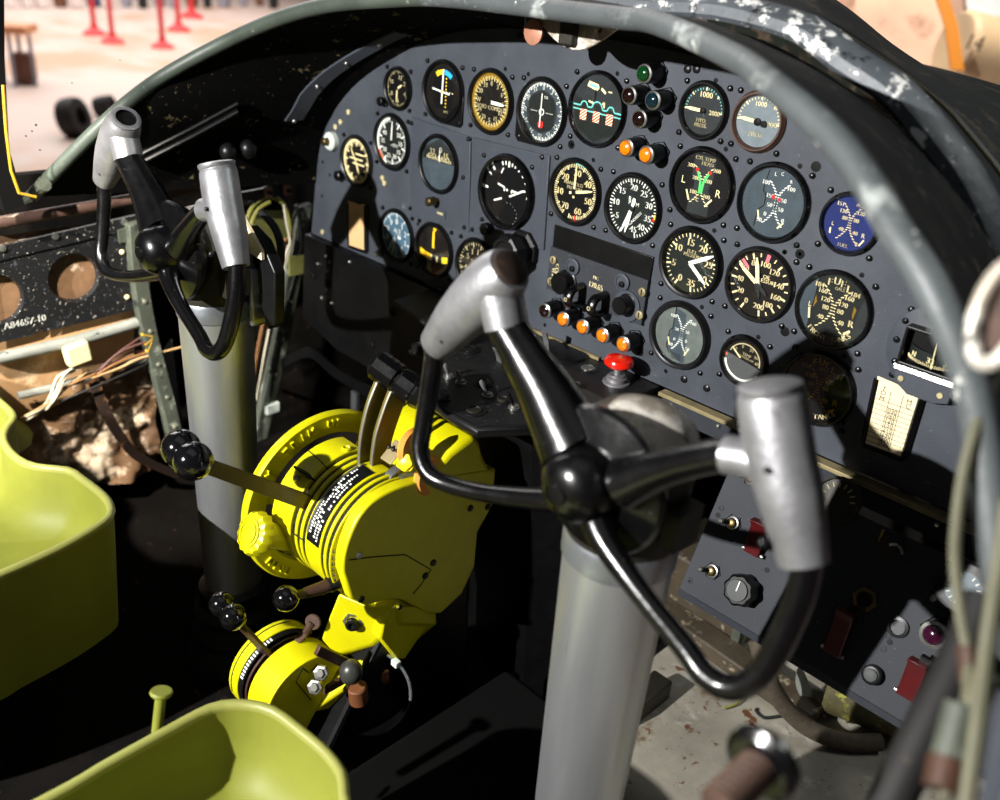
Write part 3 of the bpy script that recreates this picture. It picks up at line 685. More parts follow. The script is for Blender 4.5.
# ------------------------------------------------------------------ indicator lights
def light(px, py, lens, label, r=.0088, L=.027, nut='dark_steel', group='indicator lights on the panel'):
    p = atY(px, py, -L)
    t = thing('indicator_light', label, 'light', (p.x, 0, p.z), group)
    MB().mat(nut).lathe([(r * 1.5, 0), (r * 1.5, .003)], n=6, rot=.3).build('nut', t, smooth=0, bevel=.0006)
    MB().mat('black_satin').lathe([(r * 1.15, .003), (r * 1.15, L - .004), (r * 1.05, L - .003)], n=28, wob=lambda a: 1 + .015 * math.cos(14 * a)).build('barrel', t)
    MB().mat('steel').lathe([(r * 1.05, L - .004), (r * 1.12, L - .003), (r * 1.12, L - .001), (r * .92, L), (r * .86, L - .001)], n=28).build('rim', t)
    MB().mat(lens).lathe([(r * .9, L - .002), (r * .8, L + .0015), (r * .45, L + .0032), (0, L + .0038)], n=24).build('lens', t)
    return t
light(643.3, 73.8, 'lens_green', 'indicator light with green lens, topmost of the upper cluster')
light(628.3, 95.5, 'lens_dark', 'indicator light with dull brown lens left of the teal lens')
light(652, 100.5, 'lens_teal', 'indicator light with dark teal lens at the right of the upper cluster')
light(638.5, 119, 'lens_dark', 'indicator light with dark lens just above the two upper orange lights')
light(625.5, 148, 'lens_orange', 'left one of the two orange indicator lights right of the striped-square dial')
light(645.5, 155, 'lens_orange', 'right one of the two orange indicator lights, above the CYL TEMP HEAD dial')
light(544, 311, 'lens_dark', 'indicator light with unlit dark lens, first in the row under the radio')
light(562.5, 319.5, 'lens_orange', 'orange indicator light next to the unlit one in the row under the radio')
light(582, 327.3, 'lens_orange', 'orange indicator light in the middle of the row under the radio')
light(602, 335.8, 'lens_orange', 'orange indicator light second from the red knob in the row')
light(622.5, 344.5, 'lens_orange', 'orange indicator light directly above the red knob')

# ------------------------------------------------------------------ radio control head
c_ = [atY(*q, -.001) for q in ((549.3, 288), (644.8, 325), (653.3, 255.3), (555.2, 225.7))]
x0 = (c_[0].x + c_[3].x) / 2; x1 = (c_[1].x + c_[2].x) / 2; zt = (c_[2].z + c_[3].z) / 2; zb = min(c_[0].z, c_[1].z)
t = thing('radio_control_head', 'black radio control unit with knobs and a blank upper strip, below the pressure dials', 'radio', (0, 0, 0))
zm = atY(600, 262, -.001).z
MB().mat('black_satin').prism([(x0, zm), (x1, zm), (x1, zt), (x0, zt)], (0, 0, 0), X1, Z1, .003).build('blank_strip', t, bevel=.0006)
fp = MB().mat('radio_grey').prism([(x0, zb), (x1, zb), (x1, zm), (x0, zm)], (0, 0, 0), X1, Z1, .006)
fp.mat('cream')
def rt(px, py, tx, sz, rot=0, wide=1.):
    p = atY(px, py, -.0064); a = R(rot); put_text(fp, tx, p, V((math.cos(a), 0, math.sin(a))), V((-math.sin(a), 0, math.cos(a))), sz, wide, .03)
rt(556.8, 272.5, 'COMM', .0075, -90); rt(553.6, 272.8, 'VHF', .0075, -90)
rt(596, 278, 'MC', .006); rt(596, 286, '120.65', .0105, 0, .8); rt(623.5, 294, 'OCS', .006); rt(566, 275, 'VOL', .0065, -8)
fp.poly([atY(633, 298, -.0064), atY(637, 302, -.0064), atY(635.5, 300, -.0064)])
fp.build('faceplate', t, smooth=0)
def rk(px, py, y, rad, L, m='black_satin', nm='knob'):
    p = atY(px, py, -y - L); return MB().mat(m).lathe([(rad * 1.15, y), (rad * 1.15, y + .002), (rad, y + .003), (rad, y + L - .0015), (rad * .9, y + L), (0, y + L)], (p.x, 0, p.z), n=28, wob=lambda a: 1 + .012 * math.cos(20 * a)).build(nm, t)
rk(558, 284, .006, .0135, .018); rk(618.5, 306.5, .006, .011, .018)
p = atY(627, 306, -.007); MB().mat('panel_plate').lathe([(.019, .006), (.019, .008), (0, .008)], (p.x, 0, p.z), n=30).build('knob_skirt', t)
for (px, py) in ((571.5, 267), (621, 282.5)):
    p = atY(px, py, -.01)
    MB().mat('panel_plate').lathe([(.0105, .006), (.0105, .009), (.008, .0095), (.008, .0085), (.0, .0085)], (p.x, 0, p.z), n=26).mat('dblack').lathe([(.0036, .0086), (.0036, .0115), (.002, .012), (0, .012)], (p.x + .001, 0, p.z - .002), n=12).build('selector', t)
for (px, py) in ((569, 298.5), (592, 307.5)):
    p = atY(px, py, -.03); hb = MB().mat('black_gloss')
    hb.tube([(p.x, -.006, p.z + .012), (p.x, -.024, p.z + .011), (p.x, -.031, p.z + .004), (p.x, -.031, p.z - .004), (p.x, -.024, p.z - .010), (p.x, -.006, p.z - .012)], .0052, 10, smooth=4, flat=(1.25, .9)); ho = hb.build('bar_knob', t)
    MB().mat('dimcream').lathe([(.0026, .0362), (.0026, .0368), (.0016, .0368), (.0016, .036)], (p.x, 0, p.z), n=14).build('index_ring', ho)
for (px, py) in ((553.3, 260), (551, 281.5), (642.3, 292), (639.5, 315)):
    p = atY(px, py, -.008)
    MB().mat('strip_tan').lathe([(.0052, .006), (.0052, .009), (.004, .0098), (0, .0098)], (p.x, 0, p.z), n=18).mat('dblack').box((p.x, -.0099, p.z), (.0014, .0006, .007)).build('fastener', t)

# ------------------------------------------------------------------ the panel sheet
PANEL = [(-.615, -.149), (-.606, -.097), (-.590, -.005), (-.555, .055), (-.49, .112), (-.40, .160), (-.311, .196), (-.2, .217), (-.08, .2225), (.05, .222), (.15, .213), (.25, .19), (.33, .158), (.40, .112), (.45, .058), (.48, 0), (.5, -.06), (.507, -.149)]
arch = [(p.x, p.y) for p in crom([(a, b, 0) for a, b in PANEL], 5)]
t = thing('instrument_panel', 'dark grey arched metal instrument panel carrying all the dials', 'instrument panel', (0, 0, 0))
MB().mat('panel_grey').prism([(p[0], p[1]) for p in arch], (0, .004, 0), X1, Z1, .004).build('sheet', t, smooth=0)
def hole(px, py, r):
    p = atY(px, py, 0); MB().mat('dblack').lathe([(r, .0004), (r * .7, .0005), (0, .0005)], (p.x, 0, p.z), n=14).build('hole', t)
for (px, py) in ((505.5, 69), (528.5, 74), (572, 144.5), (572, 144.5 + .1), (617.5, 73.5), (653, 210), (593.5, 160), (716, 80.5), (726, 149), (800, 166), (714.5, 230.5), (784.5, 252), (785, 251.8), (702, 307), (758.5, 337), (843.5, 422), (844, 356), (862, 275), (800, 254), (666, 371), (545, 325), (418, 224), (433, 236), (330, 175), (322, 196), (323, 162)):
    hole(px, py, .0026)
for (px, py) in ((571.5, 144.5), (816, 166.5), (800, 254), (785, 331.5), (640, 352), (785, 290)): hole(px, py, .0052)
for (px, py) in ((349, 112), (336, 127), (341, 122), (383, 178), (385, 183), (323, 232), (684.5, 379), (707, 388), (520, 36), (688, 69), (697, 69), (956, 401), (640, 346)):
    p = atY(px, py, 0); MB().mat('dimcream' if px < 400 else 'dark_steel').lathe([(.0042, 0), (.0042, .002), (.0025, .003), (0, .0032)], (p.x, 0, p.z), n=14).build('rivet', t)
# white button at the far left
p = atY(327, 141.5, -.012)
t = thing('white_push_button', 'white push button with brass centre at the left end of the panel', 'button', (p.x, 0, p.z))
MB().mat('white_plastic').lathe([(.014, 0), (.014, .008), (.011, .011), (.006, .011)], n=28).build('collar', t)
MB().mat('brass').lathe([(.006, .009), (.006, .019), (.004, .021), (0, .021)], n=16).build('plunger', t)
# cards
def card_holder(label, pts, paper, rows):
    q = [atY(*p, -.004) for p in pts]; c0 = sum(q, V()) / 4
    t = thing('placard_card', label, 'card', (c0.x, 0, c0.z)); q = [p - V((c0.x, 0, c0.z)) for p in q]
    fr = MB().mat('black_satin'); e = .004
    w = q[1].x - q[0].x; h = q[3].z - q[0].z
    for pts_ in ((q[0], q[3]), (q[1], q[2]), (q[0], q[1])):
        a, b = V(pts_[0]), V(pts_[1]); a.y = b.y = -.003; fr.tube([a, b], .0042, 4)
    fr.build('holder', t)
    pm = MB().mat(paper)
    def at(u, v, y=-.0045): return q[0].lerp(q[1], u).lerp(q[3].lerp(q[2], u), v) * 1 + V((0, y + .004, 0))
    pm.loft([[at(0, 0), at(1, 0), at(1, 1.04), at(.78, 1.03), at(.7, 1.0), at(.4, 1.03), at(0, 1.05)], [p - V((0, .0006, 0)) for p in (at(0, 0), at(1, 0), at(1, 1.04), at(.78, 1.03), at(.7, 1.0), at(.4, 1.03), at(0, 1.05))]], True, (True, True))
    rows(pm, at); pm.build('paper', t, smooth=0); return t
def rows_a(pm, at):
    pm.mat('wire_tan')
    for i in range(14):
        v = .06 + .058 * i; pm.quad(at(.08, v, -.0054), at(.92, v, -.0054), at(.92, v + .012, -.0054), at(.08, v + .012, -.0054))
def rows_b(pm, at):
    pm.mat('ink'); y = -.0054
    for i in range(10):
        v = .08 + .072 * i; pm.quad(at(.05, v, y), at(.95, v, y), at(.95, v + .007, y), at(.05, v + .007, y))
    for u in (.36, .64): pm.quad(at(u, .04, y), at(u + .012, .04, y), at(u + .012, .9, y), at(u, .9, y))
    ux = (at(1, .5) - at(0, .5)).normalized()
    for i in range(8): put_text(pm, ('330', '300', '240', '210', '150', '120', '060', '030')[i], at(.5, .12 + .072 * i, y), ux, Z1, .0065)
    for i, ch in enumerate('TO'): put_text(pm, ch, at(.2, .9 - .06 * i, y), ux, Z1, .007)
    for i, ch in enumerate('MC'): put_text(pm, ch, at(.8, .84 - .07 * i, y), ux, Z1, .007)
    put_text(pm, 'M', at(.2, .76, y), ux, Z1, .007)
card_holder('blank tan paper card in a black holder at the lower left of the panel', ((349, 246), (365.5, 251.5), (365.5, 206), (348.5, 203)), 'paper_tan', rows_a)
card_holder('cream compass correction card with ruled lines and torn top edge', ((863.5, 444), (902.5, 458.5), (922, 394), (877.5, 379)), 'paper_cream', rows_b)
# ------------------------------------------------------------------ glareshield hood, rim, windshield frame
def struct(mb, name, **k): o = mb.build(name, **k); o['kind'] = 'structure'; return o
RIMPX = [(31, 197), (71, 155), (116, 112), (160, 78), (221, 44), (275, 20), (323, 6), (380, 0), (440, -2), (538, 8), (620, 18), (658, 23), (734, 57), (772, 84), (829, 133), (867, 182), (894, 228), (924, 274), (946, 319), (971, 385), (984, 450), (992, 515), (1001, 585)]
RIMY = [-.42, -.38, -.33, -.27, -.21, -.185, -.18, -.18, -.185, -.20, -.225, -.24, -.29, -.32, -.35, -.37, -.385, -.395, -.40, -.402, -.406, -.412, -.42]
rim = [atY(q[0], q[1], y) for q, y in zip(RIMPX, RIMY)]
rims = crom(rim, 5)
def resample(P, n):
    L = [0]
    for a, b in zip(P, P[1:]): L.append(L[-1] + (b - a).length)
    out = []
    for i in range(n):
        s_ = L[-1] * i / (n - 1); k = 0
        while k < len(P) - 2 and L[k + 1] < s_: k += 1
        out.append(P[k].lerp(P[k + 1], (s_ - L[k]) / max(1e-9, L[k + 1] - L[k])))
    return out
NH = 60
rr_ = resample(rims, NH)
pa_ = resample([V((p[0], -.001, p[1])) * 1 for p in arch[7:]], NH)
def grow(P, d):
    c0 = V((-.04, 0, -.15)); out = []
    for p in P:
        w = V((p.x - c0.x, 0, p.z - c0.z)).normalized(); out.append(p + w * d)
    return out
hood = MB().mat('hood_black')
inner = []
for t_ in (0, .08, .3, .6, .9, 1):
    inner.append([a.lerp(b, t_) + V((0, 0, .012 * math.sin(PI * t_) if 6 < i < NH - 6 else 0)) for i, (a, b) in enumerate(zip(grow(pa_, -.002), rr_))])
hood.loft(inner, False)
hd = thing('glareshield_hood', 'deep black arched hood between the instrument panel and the grey padded rim', 'glareshield', (0, 0, 0))
hood.build('inner_lining', hd)
from mathutils.bvhtree import BVHTree
HB = BVHTree.FromPolygons([tuple(v) for v in hood.v], hood.f)
def on_hood(px, py, off=.004):
    d = ray(px, py).normalized(); h = HB.ray_cast(CP, d); q = h[0] if h[0] is not None else atX(px, py, -.6)
    return q - d * off
oh = MB().mat('hood_streak')
outer = []
for t_ in (1, .8, .5, .2, 0):
    outer.append([a.lerp(b, t_) + V((0, 0, .012 * math.sin(PI * t_))) for a, b in zip(grow(pa_, .02), grow(rr_, .009))])
oh.loft(outer, False); oh.build('outer_skin', hd)
# padded rim
k1 = 24
rm = MB(); rm.mat('rim_green'); half = len(rims) * 36 // 100
rm.tube(rims[:half + 1], .0088, 14); rm.mat('rim_grey'); rm.tube(rims[half:], .0088, 14); rm.build('padded_rim', hd)
MB().mat('frame_green').tube([atY(22, 204, -.422), atY(32, 196, -.42), atY(44, 184, -.415)], [.003, .008, .010], 10).build('torn_rim_end', hd)
# flange strip along the left edge of the panel
fl = MB().mat('panel_plate'); lf = resample([V((p[0], -.004, p[1])) for p in arch], 90)[4:34]
hp_ = lambda i, t_, d: grow([pa_[i]], -.002 - d)[0].lerp(rr_[i], t_) + V((0, 0, .012 * math.sin(PI * t_) if i > 6 else 0))
ii = range(5, 17)
fl.loft([[hp_(i, .14, .004) for i in ii], [hp_(i, .22, .004) for i in ii], [hp_(i, .22, .0) for i in ii]], False); fo = fl.build('edge_flange', hd)
for i in range(5, 17, 3): MB().mat('steel').sphere(hp_(i, .18, .004), .0036, n=10).build('flange_rivet', hd)
# moulded channel on the hood's left inner face
ch = MB().mat('black_satin')
q = [on_hood(236, 111, .006), on_hood(190, 136, .006), on_hood(137, 163, .006)]
for dz in (0, .011): ch.tube([p + V((.006, 0, dz)) for p in q], .0032, 8)
ch.strip([p + V((.003, 0, .0055)) for p in q], .012, .003, (0, .2, 1)); ch.build('stiffening_channel', hd)
# two black knobs on the hood side
for (px, py, lb) in ((228, 152, 'black knob on the hood side just above the far yoke grip'), (248, 149, 'black knob on the hood side nearest the panel edge flange')):
    p = on_hood(px, py, .02); t = thing('lamp_knob', lb, 'knob', p)
    MB().mat('dark_steel').sphere((0, 0, 0), .0125, (1, 1, 1.15)).build('ball', t); MB().mat('dark_steel').cyl((-.03, .01, -.008), (0, 0, 0), .005).build('stem', t)
# windshield frame beyond the hood: bright chipped band, black skirt and the nose skin
bandpx = [(560, -14), (640, 0), (700, 3), (740, 8), (805, 26), (849, 57), (896, 88), (927, 122), (961, 166), (982, 203), (1000, 246), (1016, 300), (1026, 360)]
bd = resample(crom([atY(a, b, -.13) for a, b in bandpx], 4), 50)
bg_ = MB().mat('band_grey')
dn = lambda P, d, y: [p + V((0, y, 0)) + (V((p.x, 0, p.z)) - V((.1, 0, -.1))).normalized() * d for p in P]
bg_.loft([dn(bd, -.012, -.012), dn(bd, -.008, -.016), dn(bd, .0, -.014), dn(bd, .008, -.002), dn(bd, .0085, .012)], False)
wf = thing('windshield_frame', 'chipped grey curved windshield base frame outside the hood at the upper right', 'frame', (0, 0, 0)); bg_.build('band', wf)
sk = MB().mat('hull_black'); edgepx = [(560, -30), (640, -16), (700, -12), (740, -6), (818, 21), (875, 56), (917, 86), (945, 110), (969, 138), (985, 157), (1000, 177), (1030, 225), (1060, 290)]
ed = resample(crom([atY(a, b, -.05) for a, b in edgepx], 4), 50)
sk.loft([dn(bd, .006, .004), [a.lerp(b, .5) + V((0, 0, .004)) for a, b in zip(dn(bd, .006, .004), ed)], ed, dn(ed, .003, .006)], False); sk.build('skirt', wf)
MB().mat('strip_tan').tube(dn(ed, .0015, 0), .0014, 6).build('seam_bead', wf)
# nose skin further out
up = resample(crom([atY(a, b, .55) for a, b in ((700, -60), (800, -10), (855, 38), (895, 57), (940, 68), (1000, 85), (1080, 110))], 4), 50)
ed2 = resample(crom([atY(a, b, -.03) for a, b in edgepx[3:]], 4), 50)
ns = MB().mat('hull_green'); ns.loft([dn(ed2, -.01, .0), [a.lerp(b, .4) + V((0, 0, .02)) for a, b in zip(ed2, up)], up, [p + V((0, .12, -.25)) for p in up]], False)
no = ns.build('nose_skin'); no['kind'] = 'structure'
MB()
# bracket with copper disc and clear half disc hanging under the hood
p0 = atY(575, 33, -.10)
t = thing('hood_bracket', 'shiny half disc bracket with dark centre block hanging under the hood at the top', 'bracket', p0)
hb = MB().mat('chipped_silver'); pts = [(-.055, .012)] + [(-.055 + .11 * i / 12, .010 - .026 * math.sin(PI * i / 12)) for i in range(13)] + [(.055, .012)]  # pale patchy metal colour stands in for the disc's bright reflections
hb.prism(pts, (0, .002, 0), X1, Z1, .004); hb.build('half_disc', t, bevel=.001)
MB().mat('dark_casting').box((-.004, -.004, .004), (.02, .012, .034)).build('block', t, bevel=.003)
for x_ in (-.036, .036): MB().mat('steel').cyl((x_, 0, .0), (x_, 0, .025), .002).build('hanger_pin', t)
p0 = atY(533.5, 32, -.105)
t = thing('copper_disc', 'round copper coloured disc tag hanging at the top under the rim', 'disc', p0)
MB().mat('copper').lathe([(.013, -.001), (.013, .001), (.012, .0016), (0, .0016)], n=30).build('plate', t); MB().mat('steel').cyl((-.0125, 0, 0), (-.0125, 0, .03), .0012, n=8).build('wire', t)

# ------------------------------------------------------------------ shelf (centre console) and its switches
ZS = -.15
SH = [(-.30, .0), (-.29, -.085), (-.185, -.105), (-.018, -.243), (.056, -.247), (.093, -.187), (.112, -.0)]
t = thing('centre_console_shelf', 'black switch shelf jutting out below the instrument panel', 'console', (0, 0, 0))
MB().mat('black_crackle').prism(SH[::-1], (0, 0, ZS - .006), (1, 0, 0), (0, 1, 0), .006).build('top_plate', t, smooth=0, bevel=.0015)
lip = MB().mat('dark_steel'); lip.tube([V((x, y, ZS - .0065)) for x, y in ((-.185, -.105), (-.10, -.175), (-.018, -.243), (.02, -.247), (.056, -.247), (.093, -.187), (.105, -.07))], .0065, 10); lip.build('rolled_lip', t)
fc = MB().mat('black_satin'); fcp = [(-.185, -.080), (-.02, -.165), (.056, -.165), (.09, -.14), (.11, -.0)]
fc.loft([[V((x, y, ZS - .005)) for x, y in fcp], [V((x * .9, y + .03, ZS - .16)) for x, y in fcp], [V((x * .9, y + .05, -.62)) for x, y in fcp]], False); fc.build('pedestal_front', t)
lid = MB().mat('strip_tan'); lid.box((-.085, -.004, -.1475), (.21, .004, .004)).build('edge_trim', t)
def onS(px, py, dz=0): return atZ(px, py, ZS + dz)
def toggle(px, py, label, tx=.0, ty=-.42, L=.02, group='toggle switches on the shelf', base='steel', mat='cast_aluminium'):
    p = onS(px, py); t = thing('toggle_switch', label, 'switch', p, group)
    MB().mat(base).lathe([(.0068, 0), (.0068, .0018), (.005, .0022), (.005, .004), (.0036, .0045), (0, .0045)], (0, 0, 0), (0, 0, 1), n=18).build('nut', t)
    d = V((tx, ty, 1)).normalized()
    MB().mat(mat).tube([d * .002, d * L * .5, d * (L - .003), d * L], [.0017, .0021, .0030, .0018], 10).build('lever', t)
    return t
toggle(449, 377, 'light grey toggle switch at the left of the pair on the shelf')
toggle(461, 383, 'light grey toggle switch at the right of the pair on the shelf')
toggle(487.5, 396, 'toggle switch with brown tip left of the front pair on the shelf', tx=-.2, L=.022)
toggle(514, 408, 'dark toggle switch nearest the front corner of the shelf', tx=-.2, L=.022, mat='dark_steel')
def stud(px, py, label, r=.007, h=.006, m='dark_steel', flat=False):
    p = onS(px, py); t = thing('shelf_button', label, 'button', p, 'buttons and empty switch holes on the shelf')
    MB().mat(m).lathe([(r, 0), (r, h), (r * .8, h + .001), (r * .7, h), (0, h)], (0, 0, 0), (0, 0, 1), n=20).build('cap', t)
    MB().mat('dark_steel').lathe([(r * 1.5, 0), (r * 1.5, .001), (r, .0012)], (0, 0, 0), (0, 0, 1), n=20).build('washer', t)
stud(417, 352, 'grey round button at the left end of the shelf', .007, .010)
stud(444, 399, 'grey round button at the front edge of the shelf', .006, .008, 'panel_grey')
stud(470, 350, 'silver ringed switch hole behind the pair of toggles', .009, .002, 'dark_steel')
stud(483, 384, 'worn switch hole with a brass nut beside the brown-tipped toggle', .008, .003, 'dark_casting')
stud(474, 411, 'worn empty switch hole near the front lip of the shelf', .009, .002, 'dark_casting')
stud(540, 411, 'switch hole half hidden under the near yoke spoke', .009, .003, 'dark_casting')
stud(503, 401, 'dull switch nut between the two front toggles', .007, .003, 'dark_casting')
stud(588, 369, 'silver crescent switch ring left of the red knob', .009, .002, 'steel')
stud(576, 385, 'chipped empty switch hole in front of the red knob', .008, .001, 'dark_casting')
for i in range(60):
    pass
p = onS(560, 352); t = thing('ashtray_lid', 'round hinged lid with two raised tabs on the shelf behind the near yoke spoke', 'lid', p)
MB().mat('black_satin').lathe([(.036, 0), (.036, .003), (.033, .004), (.0, .004)], (0, 0, 0), (0, 0, 1), n=36).mat('dark_steel').lathe([(.037, .0), (.037, .002), (.0365, .003)], (0, 0, 0), (0, 0, 1), n=36).build('disc', t)
for (px, py, h) in ((547, 352, .03), (500, 362, .02)):
    b = onS(px, py) - p; MB().mat('cast_aluminium').strip([b + V((0, 0, 0)), b + V((0, -.004, h * .6)), b + V((0, -.010, h))], .009, .002, (1, 0, 0)).build('tab', t)
p = onS(616, 382.5)
t = thing('red_pull_knob', 'glossy red mushroom knob on a silver stem at the right end of the shelf', 'knob', p)
MB().mat('cast_aluminium').lathe([(.0165, 0), (.0165, .002), (.013, .003)], (0, 0, 0), (0, 0, 1), n=30).lathe([(.0125, .003), (.0125, .0075), (.0095, .009), (.0095, .011), (.0045, .0115), (.0045, .022)], (0, 0, 0), (0, 0, 1), n=6 * 4).build('stem', t)
rk_ = MB().mat('red_gloss').lathe([(.004, .020), (.014, .0215), (.0175, .025), (.0175, .028), (.0155, .0315), (.008, .0335), (0, .034)], (0, 0, 0), (0, 0, 1), n=36)
rk_.mat('cream'); put_text(rk_, '2', (0.001, 0, .0342), V((.7, .7, 0)), V((-.7, .7, 0)), .010, 1, .02); rk_.build('mushroom_cap', t)

# dark riveted sheet below the left half of the panel
t = thing('lower_left_sheet', 'black riveted metal sheet hanging below the left half of the panel', 'metal sheet', (0, 0, 0))
sh = MB().mat('black_satin')
top = [(-.617, -.15), (-.5, -.15), (-.4, -.15), (-.3, -.15), (-.2, -.15)]; bot = [(-.60, -.29), (-.5, -.315), (-.4, -.315), (-.3, -.32), (-.2, -.33)]
sh.loft([[V((x, -.002, z)) for x, z in top], [V((x, -.012, z)) for x, z in top], [V((x, -.016, (z0 + z) / 2)) for (x, z0), (_, z) in zip(top, bot)], [V((x, -.03, z)) for x, z in bot], [V((x, .0, z)) for x, z in bot]], False); sh.build('sheet', t)
SB = BVHTree.FromPolygons([tuple(v) for v in sh.v], sh.f)
def on_sheet(px, py):
    d = ray(px, py).normalized(); h = SB.ray_cast(CP, d); return (h[0] if h[0] is not None else atY(px, py, -.02)) - d * .001
for (px, py) in ((330, 262), (326, 256), (318, 264), (328, 271), (332, 303), (322, 298), (350, 262), (327, 290)):
    p = on_sheet(px, py); MB().mat('steel').sphere(p, .0030, n=8).build('rivet', t)
for (px, py) in ((313, 276), (327, 283), (392, 312), (412, 299), (427, 300), (372, 345)):
    p = on_sheet(px, py); MB().mat('dblack').lathe([(.006, .0), (.006, .002), (.004, .003), (0, .002)], p, n=14).mat('dark_steel').lathe([(.0075, 0), (.0075, .0015), (.006, .0018)], p, n=14).build('grommet', t)
tg = MB().mat('black_satin'); q = [atY(a, b, -.03) for a, b in ((262, 373), (285, 362), (310, 352), (335, 372), (380, 398))]
tg.strip(crom(q, 5), [.006] * 5 + [.02] * 16, .004, (0, 0, 1)); tg.build('curved_tongue', t)
# ------------------------------------------------------------------ strips and lower right switch panel
t = thing('panel_support_rail', 'worn tan edged rail under the right half of the instrument panel', 'rail', (0, 0, 0))
MB().mat('strip_tan').box((.315, -.008, -.1525), (.39, .014, .005)).build('edge', t, bevel=.0008)
MB().mat('lower_grey').box((.315, -.002, -.168), (.39, .006, .026)).build('web', t)
for x in (.135, .2, .27, .36, .45): MB().mat('steel').sphere((x, -.006, -.164), .003, n=8).build('rivet', t)
LPn = V((0, -.92, .39)).normalized(); LP0 = V((0, -.06, -.2)); LPd = V((0, -.39, -.92)).normalized()
def lp(px, py, h=0): return atP(px, py, LP0 + LPn * h, LPn)
t = thing('lower_switch_panel', 'grey sloping switch panel below the right half of the instrument panel', 'switch panel', (0, 0, 0))
e0 = lp(681, 590); e1 = lp(930, 740)
def LQ(x, s): return V((x, LP0.y, LP0.z)) + LPd * s
sb = (e0 - LP0).dot(LPd)
xl = e0.x - .003
sh = MB().mat('lower_grey'); s0 = -.035
sh.loft([[LQ(xl, s0), LQ(.60, s0), LQ(.60, sb), LQ(xl, sb)], [p - LPn * .003 for p in (LQ(xl, s0), LQ(.60, s0), LQ(.60, sb), LQ(xl, sb))]], True, (True, True)); sh.build('face', t, smooth=0, bevel=.001)
MB().mat('lower_grey').loft([[LQ(xl, sb), LQ(.6, sb)], [LQ(xl, sb + .008) - LPn * .004, LQ(.6, sb + .008) - LPn * .004], [LQ(xl, sb + .010) - LPn * .05, LQ(.6, sb + .010) - LPn * .05]], False).build('return_flange', t)
for (px, py) in ((762, 493), (718, 515), (767, 570), (694, 537), (890, 642), (690, 580)): p = lp(px, py); MB().mat('dblack').lathe([(.0028, .0005), (0, .0006)], p, LPn, n=12).build('hole', t)
for (px, py) in ((765, 486), (759.5, 501), (721, 508), (715, 522), (888, 636), (883, 649), (862, 620), (953, 628), (690, 581)):
    p = lp(px, py); MB().mat('lower_grey').lathe([(.0032, 0), (.0032, .0008), (.0018, .001), (.0014, .0004), (0, .0004)], p, LPn, n=12).build('rivet', t)
def lt(px, py, label, ang=(-.25, .0), hexm='steel'):
    p = lp(px, py); t = thing('panel_toggle_switch', label, 'switch', p, 'toggle switches on the lower switch panel')
    MB().mat(hexm).lathe([(.0095, 0), (.0095, .0025)], (0, 0, 0), LPn, n=6).lathe([(.0072, .0025), (.0072, .0035), (.0055, .004)], (0, 0, 0), LPn, n=18).build('nut', t, smooth=30)
    MB().mat('brass').lathe([(.005, .003), (.005, .008), (.003, .009), (0, .009)], (0, 0, 0), LPn, n=14).build('bushing', t)
    d = (LPn + V((ang[0], 0, 0)) - LPd * ang[1]).normalized()
    MB().mat('dark_steel').tube([d * .006, d * .014, d * .02], [.0022, .0026, .003], 10).mat('steel').tube([d * .02, d * .023, d * .024], [.003, .0028, .0015], 10).build('lever', t)
lt(752, 478, 'small toggle switch with silver hex nut, top one beside the right grip')
lt(733.5, 523, 'small toggle switch with silver hex nut left of the red guard')
lt(713, 571, 'small toggle switch with silver hex nut, lowest, left of the black pointer knob')
def guard(top, bottom, label):
    a = lp(*top, .016); b = lp(*bottom, .006); a.x = b.x = (a.x + b.x) / 2
    p = (a + b) / 2; t = thing('switch_guard', label, 'switch guard', p, 'red switch guards')
    d = (a - b).normalized(); n = d.cross(V((1, 0, 0))).normalized()
    if n.dot(LPn) < 0: n = -n
    L = (a - b).length; m = MB().mat('red_guard')
    rot = Matrix((V((1, 0, 0)), d, V((1, 0, 0)).cross(d))).transposed()
    nn = V((1, 0, 0)).cross(d)
    prof = [(-L / 2, 0), (-L / 2, .003), (L * .28, .005), (L / 2, .012), (L / 2, .0)]
    w = .0088; sgn = 1 if nn.dot(LPn) > 0 else -1
    rings = []
    for x in (-w, w): rings.append([V((x, 0, 0)) + d * q[0] + nn * (sgn * q[1]) for q in prof])
    m.loft(rings, True, (True, True))
    m.box(d * L * .0 - LPn * .006, (.004, L * .4, .014), rot) if False else None
    m.build('cover', t, bevel=.0012)
    MB().mat('steel').cyl(V((-.012, 0, 0)) + b - p + V((0, 0, 0)) + d * .002 - LPn * .002, V((.012, 0, 0)) + b - p + d * .002 - LPn * .002, .0022).build('hinge_pin', t)
    MB().mat('dark_steel').box(V((.004, 0, 0)) + d * (L / 2 + .002), (.010, .006, .006), rot).build('catch', t)
    MB().mat('dblack').box(LPn * -.008, (.014, L * .7, .012), rot).build('switch_body', t)
guard((766, 522), (748, 552), 'red switch guard beside the right yoke grip, in the light')
guard((922, 660), (905, 697), 'red switch guard at the lower right, below the purple jewel light')
guard((852, 612), (828, 652), 'dark red switch guard in deep shade between the other two')
p = lp(741, 590, .012); t = thing('pointer_knob', 'black fluted knob with a pale worn cap on the lower switch panel', 'knob', p)
MB().mat('black_satin').lathe([(.0165, -.012), (.0165, .006), (.014, .008), (0, .008)], (0, 0, 0), LPn, n=48, wob=lambda a: 1 + .05 * math.cos(8 * a)).build('body', t)
MB().mat('smoke').lathe([(.0115, .0078), (.011, .0105), (0, .011)], (0, 0, 0), LPn, n=28).mat('white').box(LPn * .0115 - LPd * .005, (.0012, .001, .011), Matrix((V((1, 0, 0)), LPd.cross(V((1, 0, 0))), -LPd)).transposed()).build('worn_cap', t)
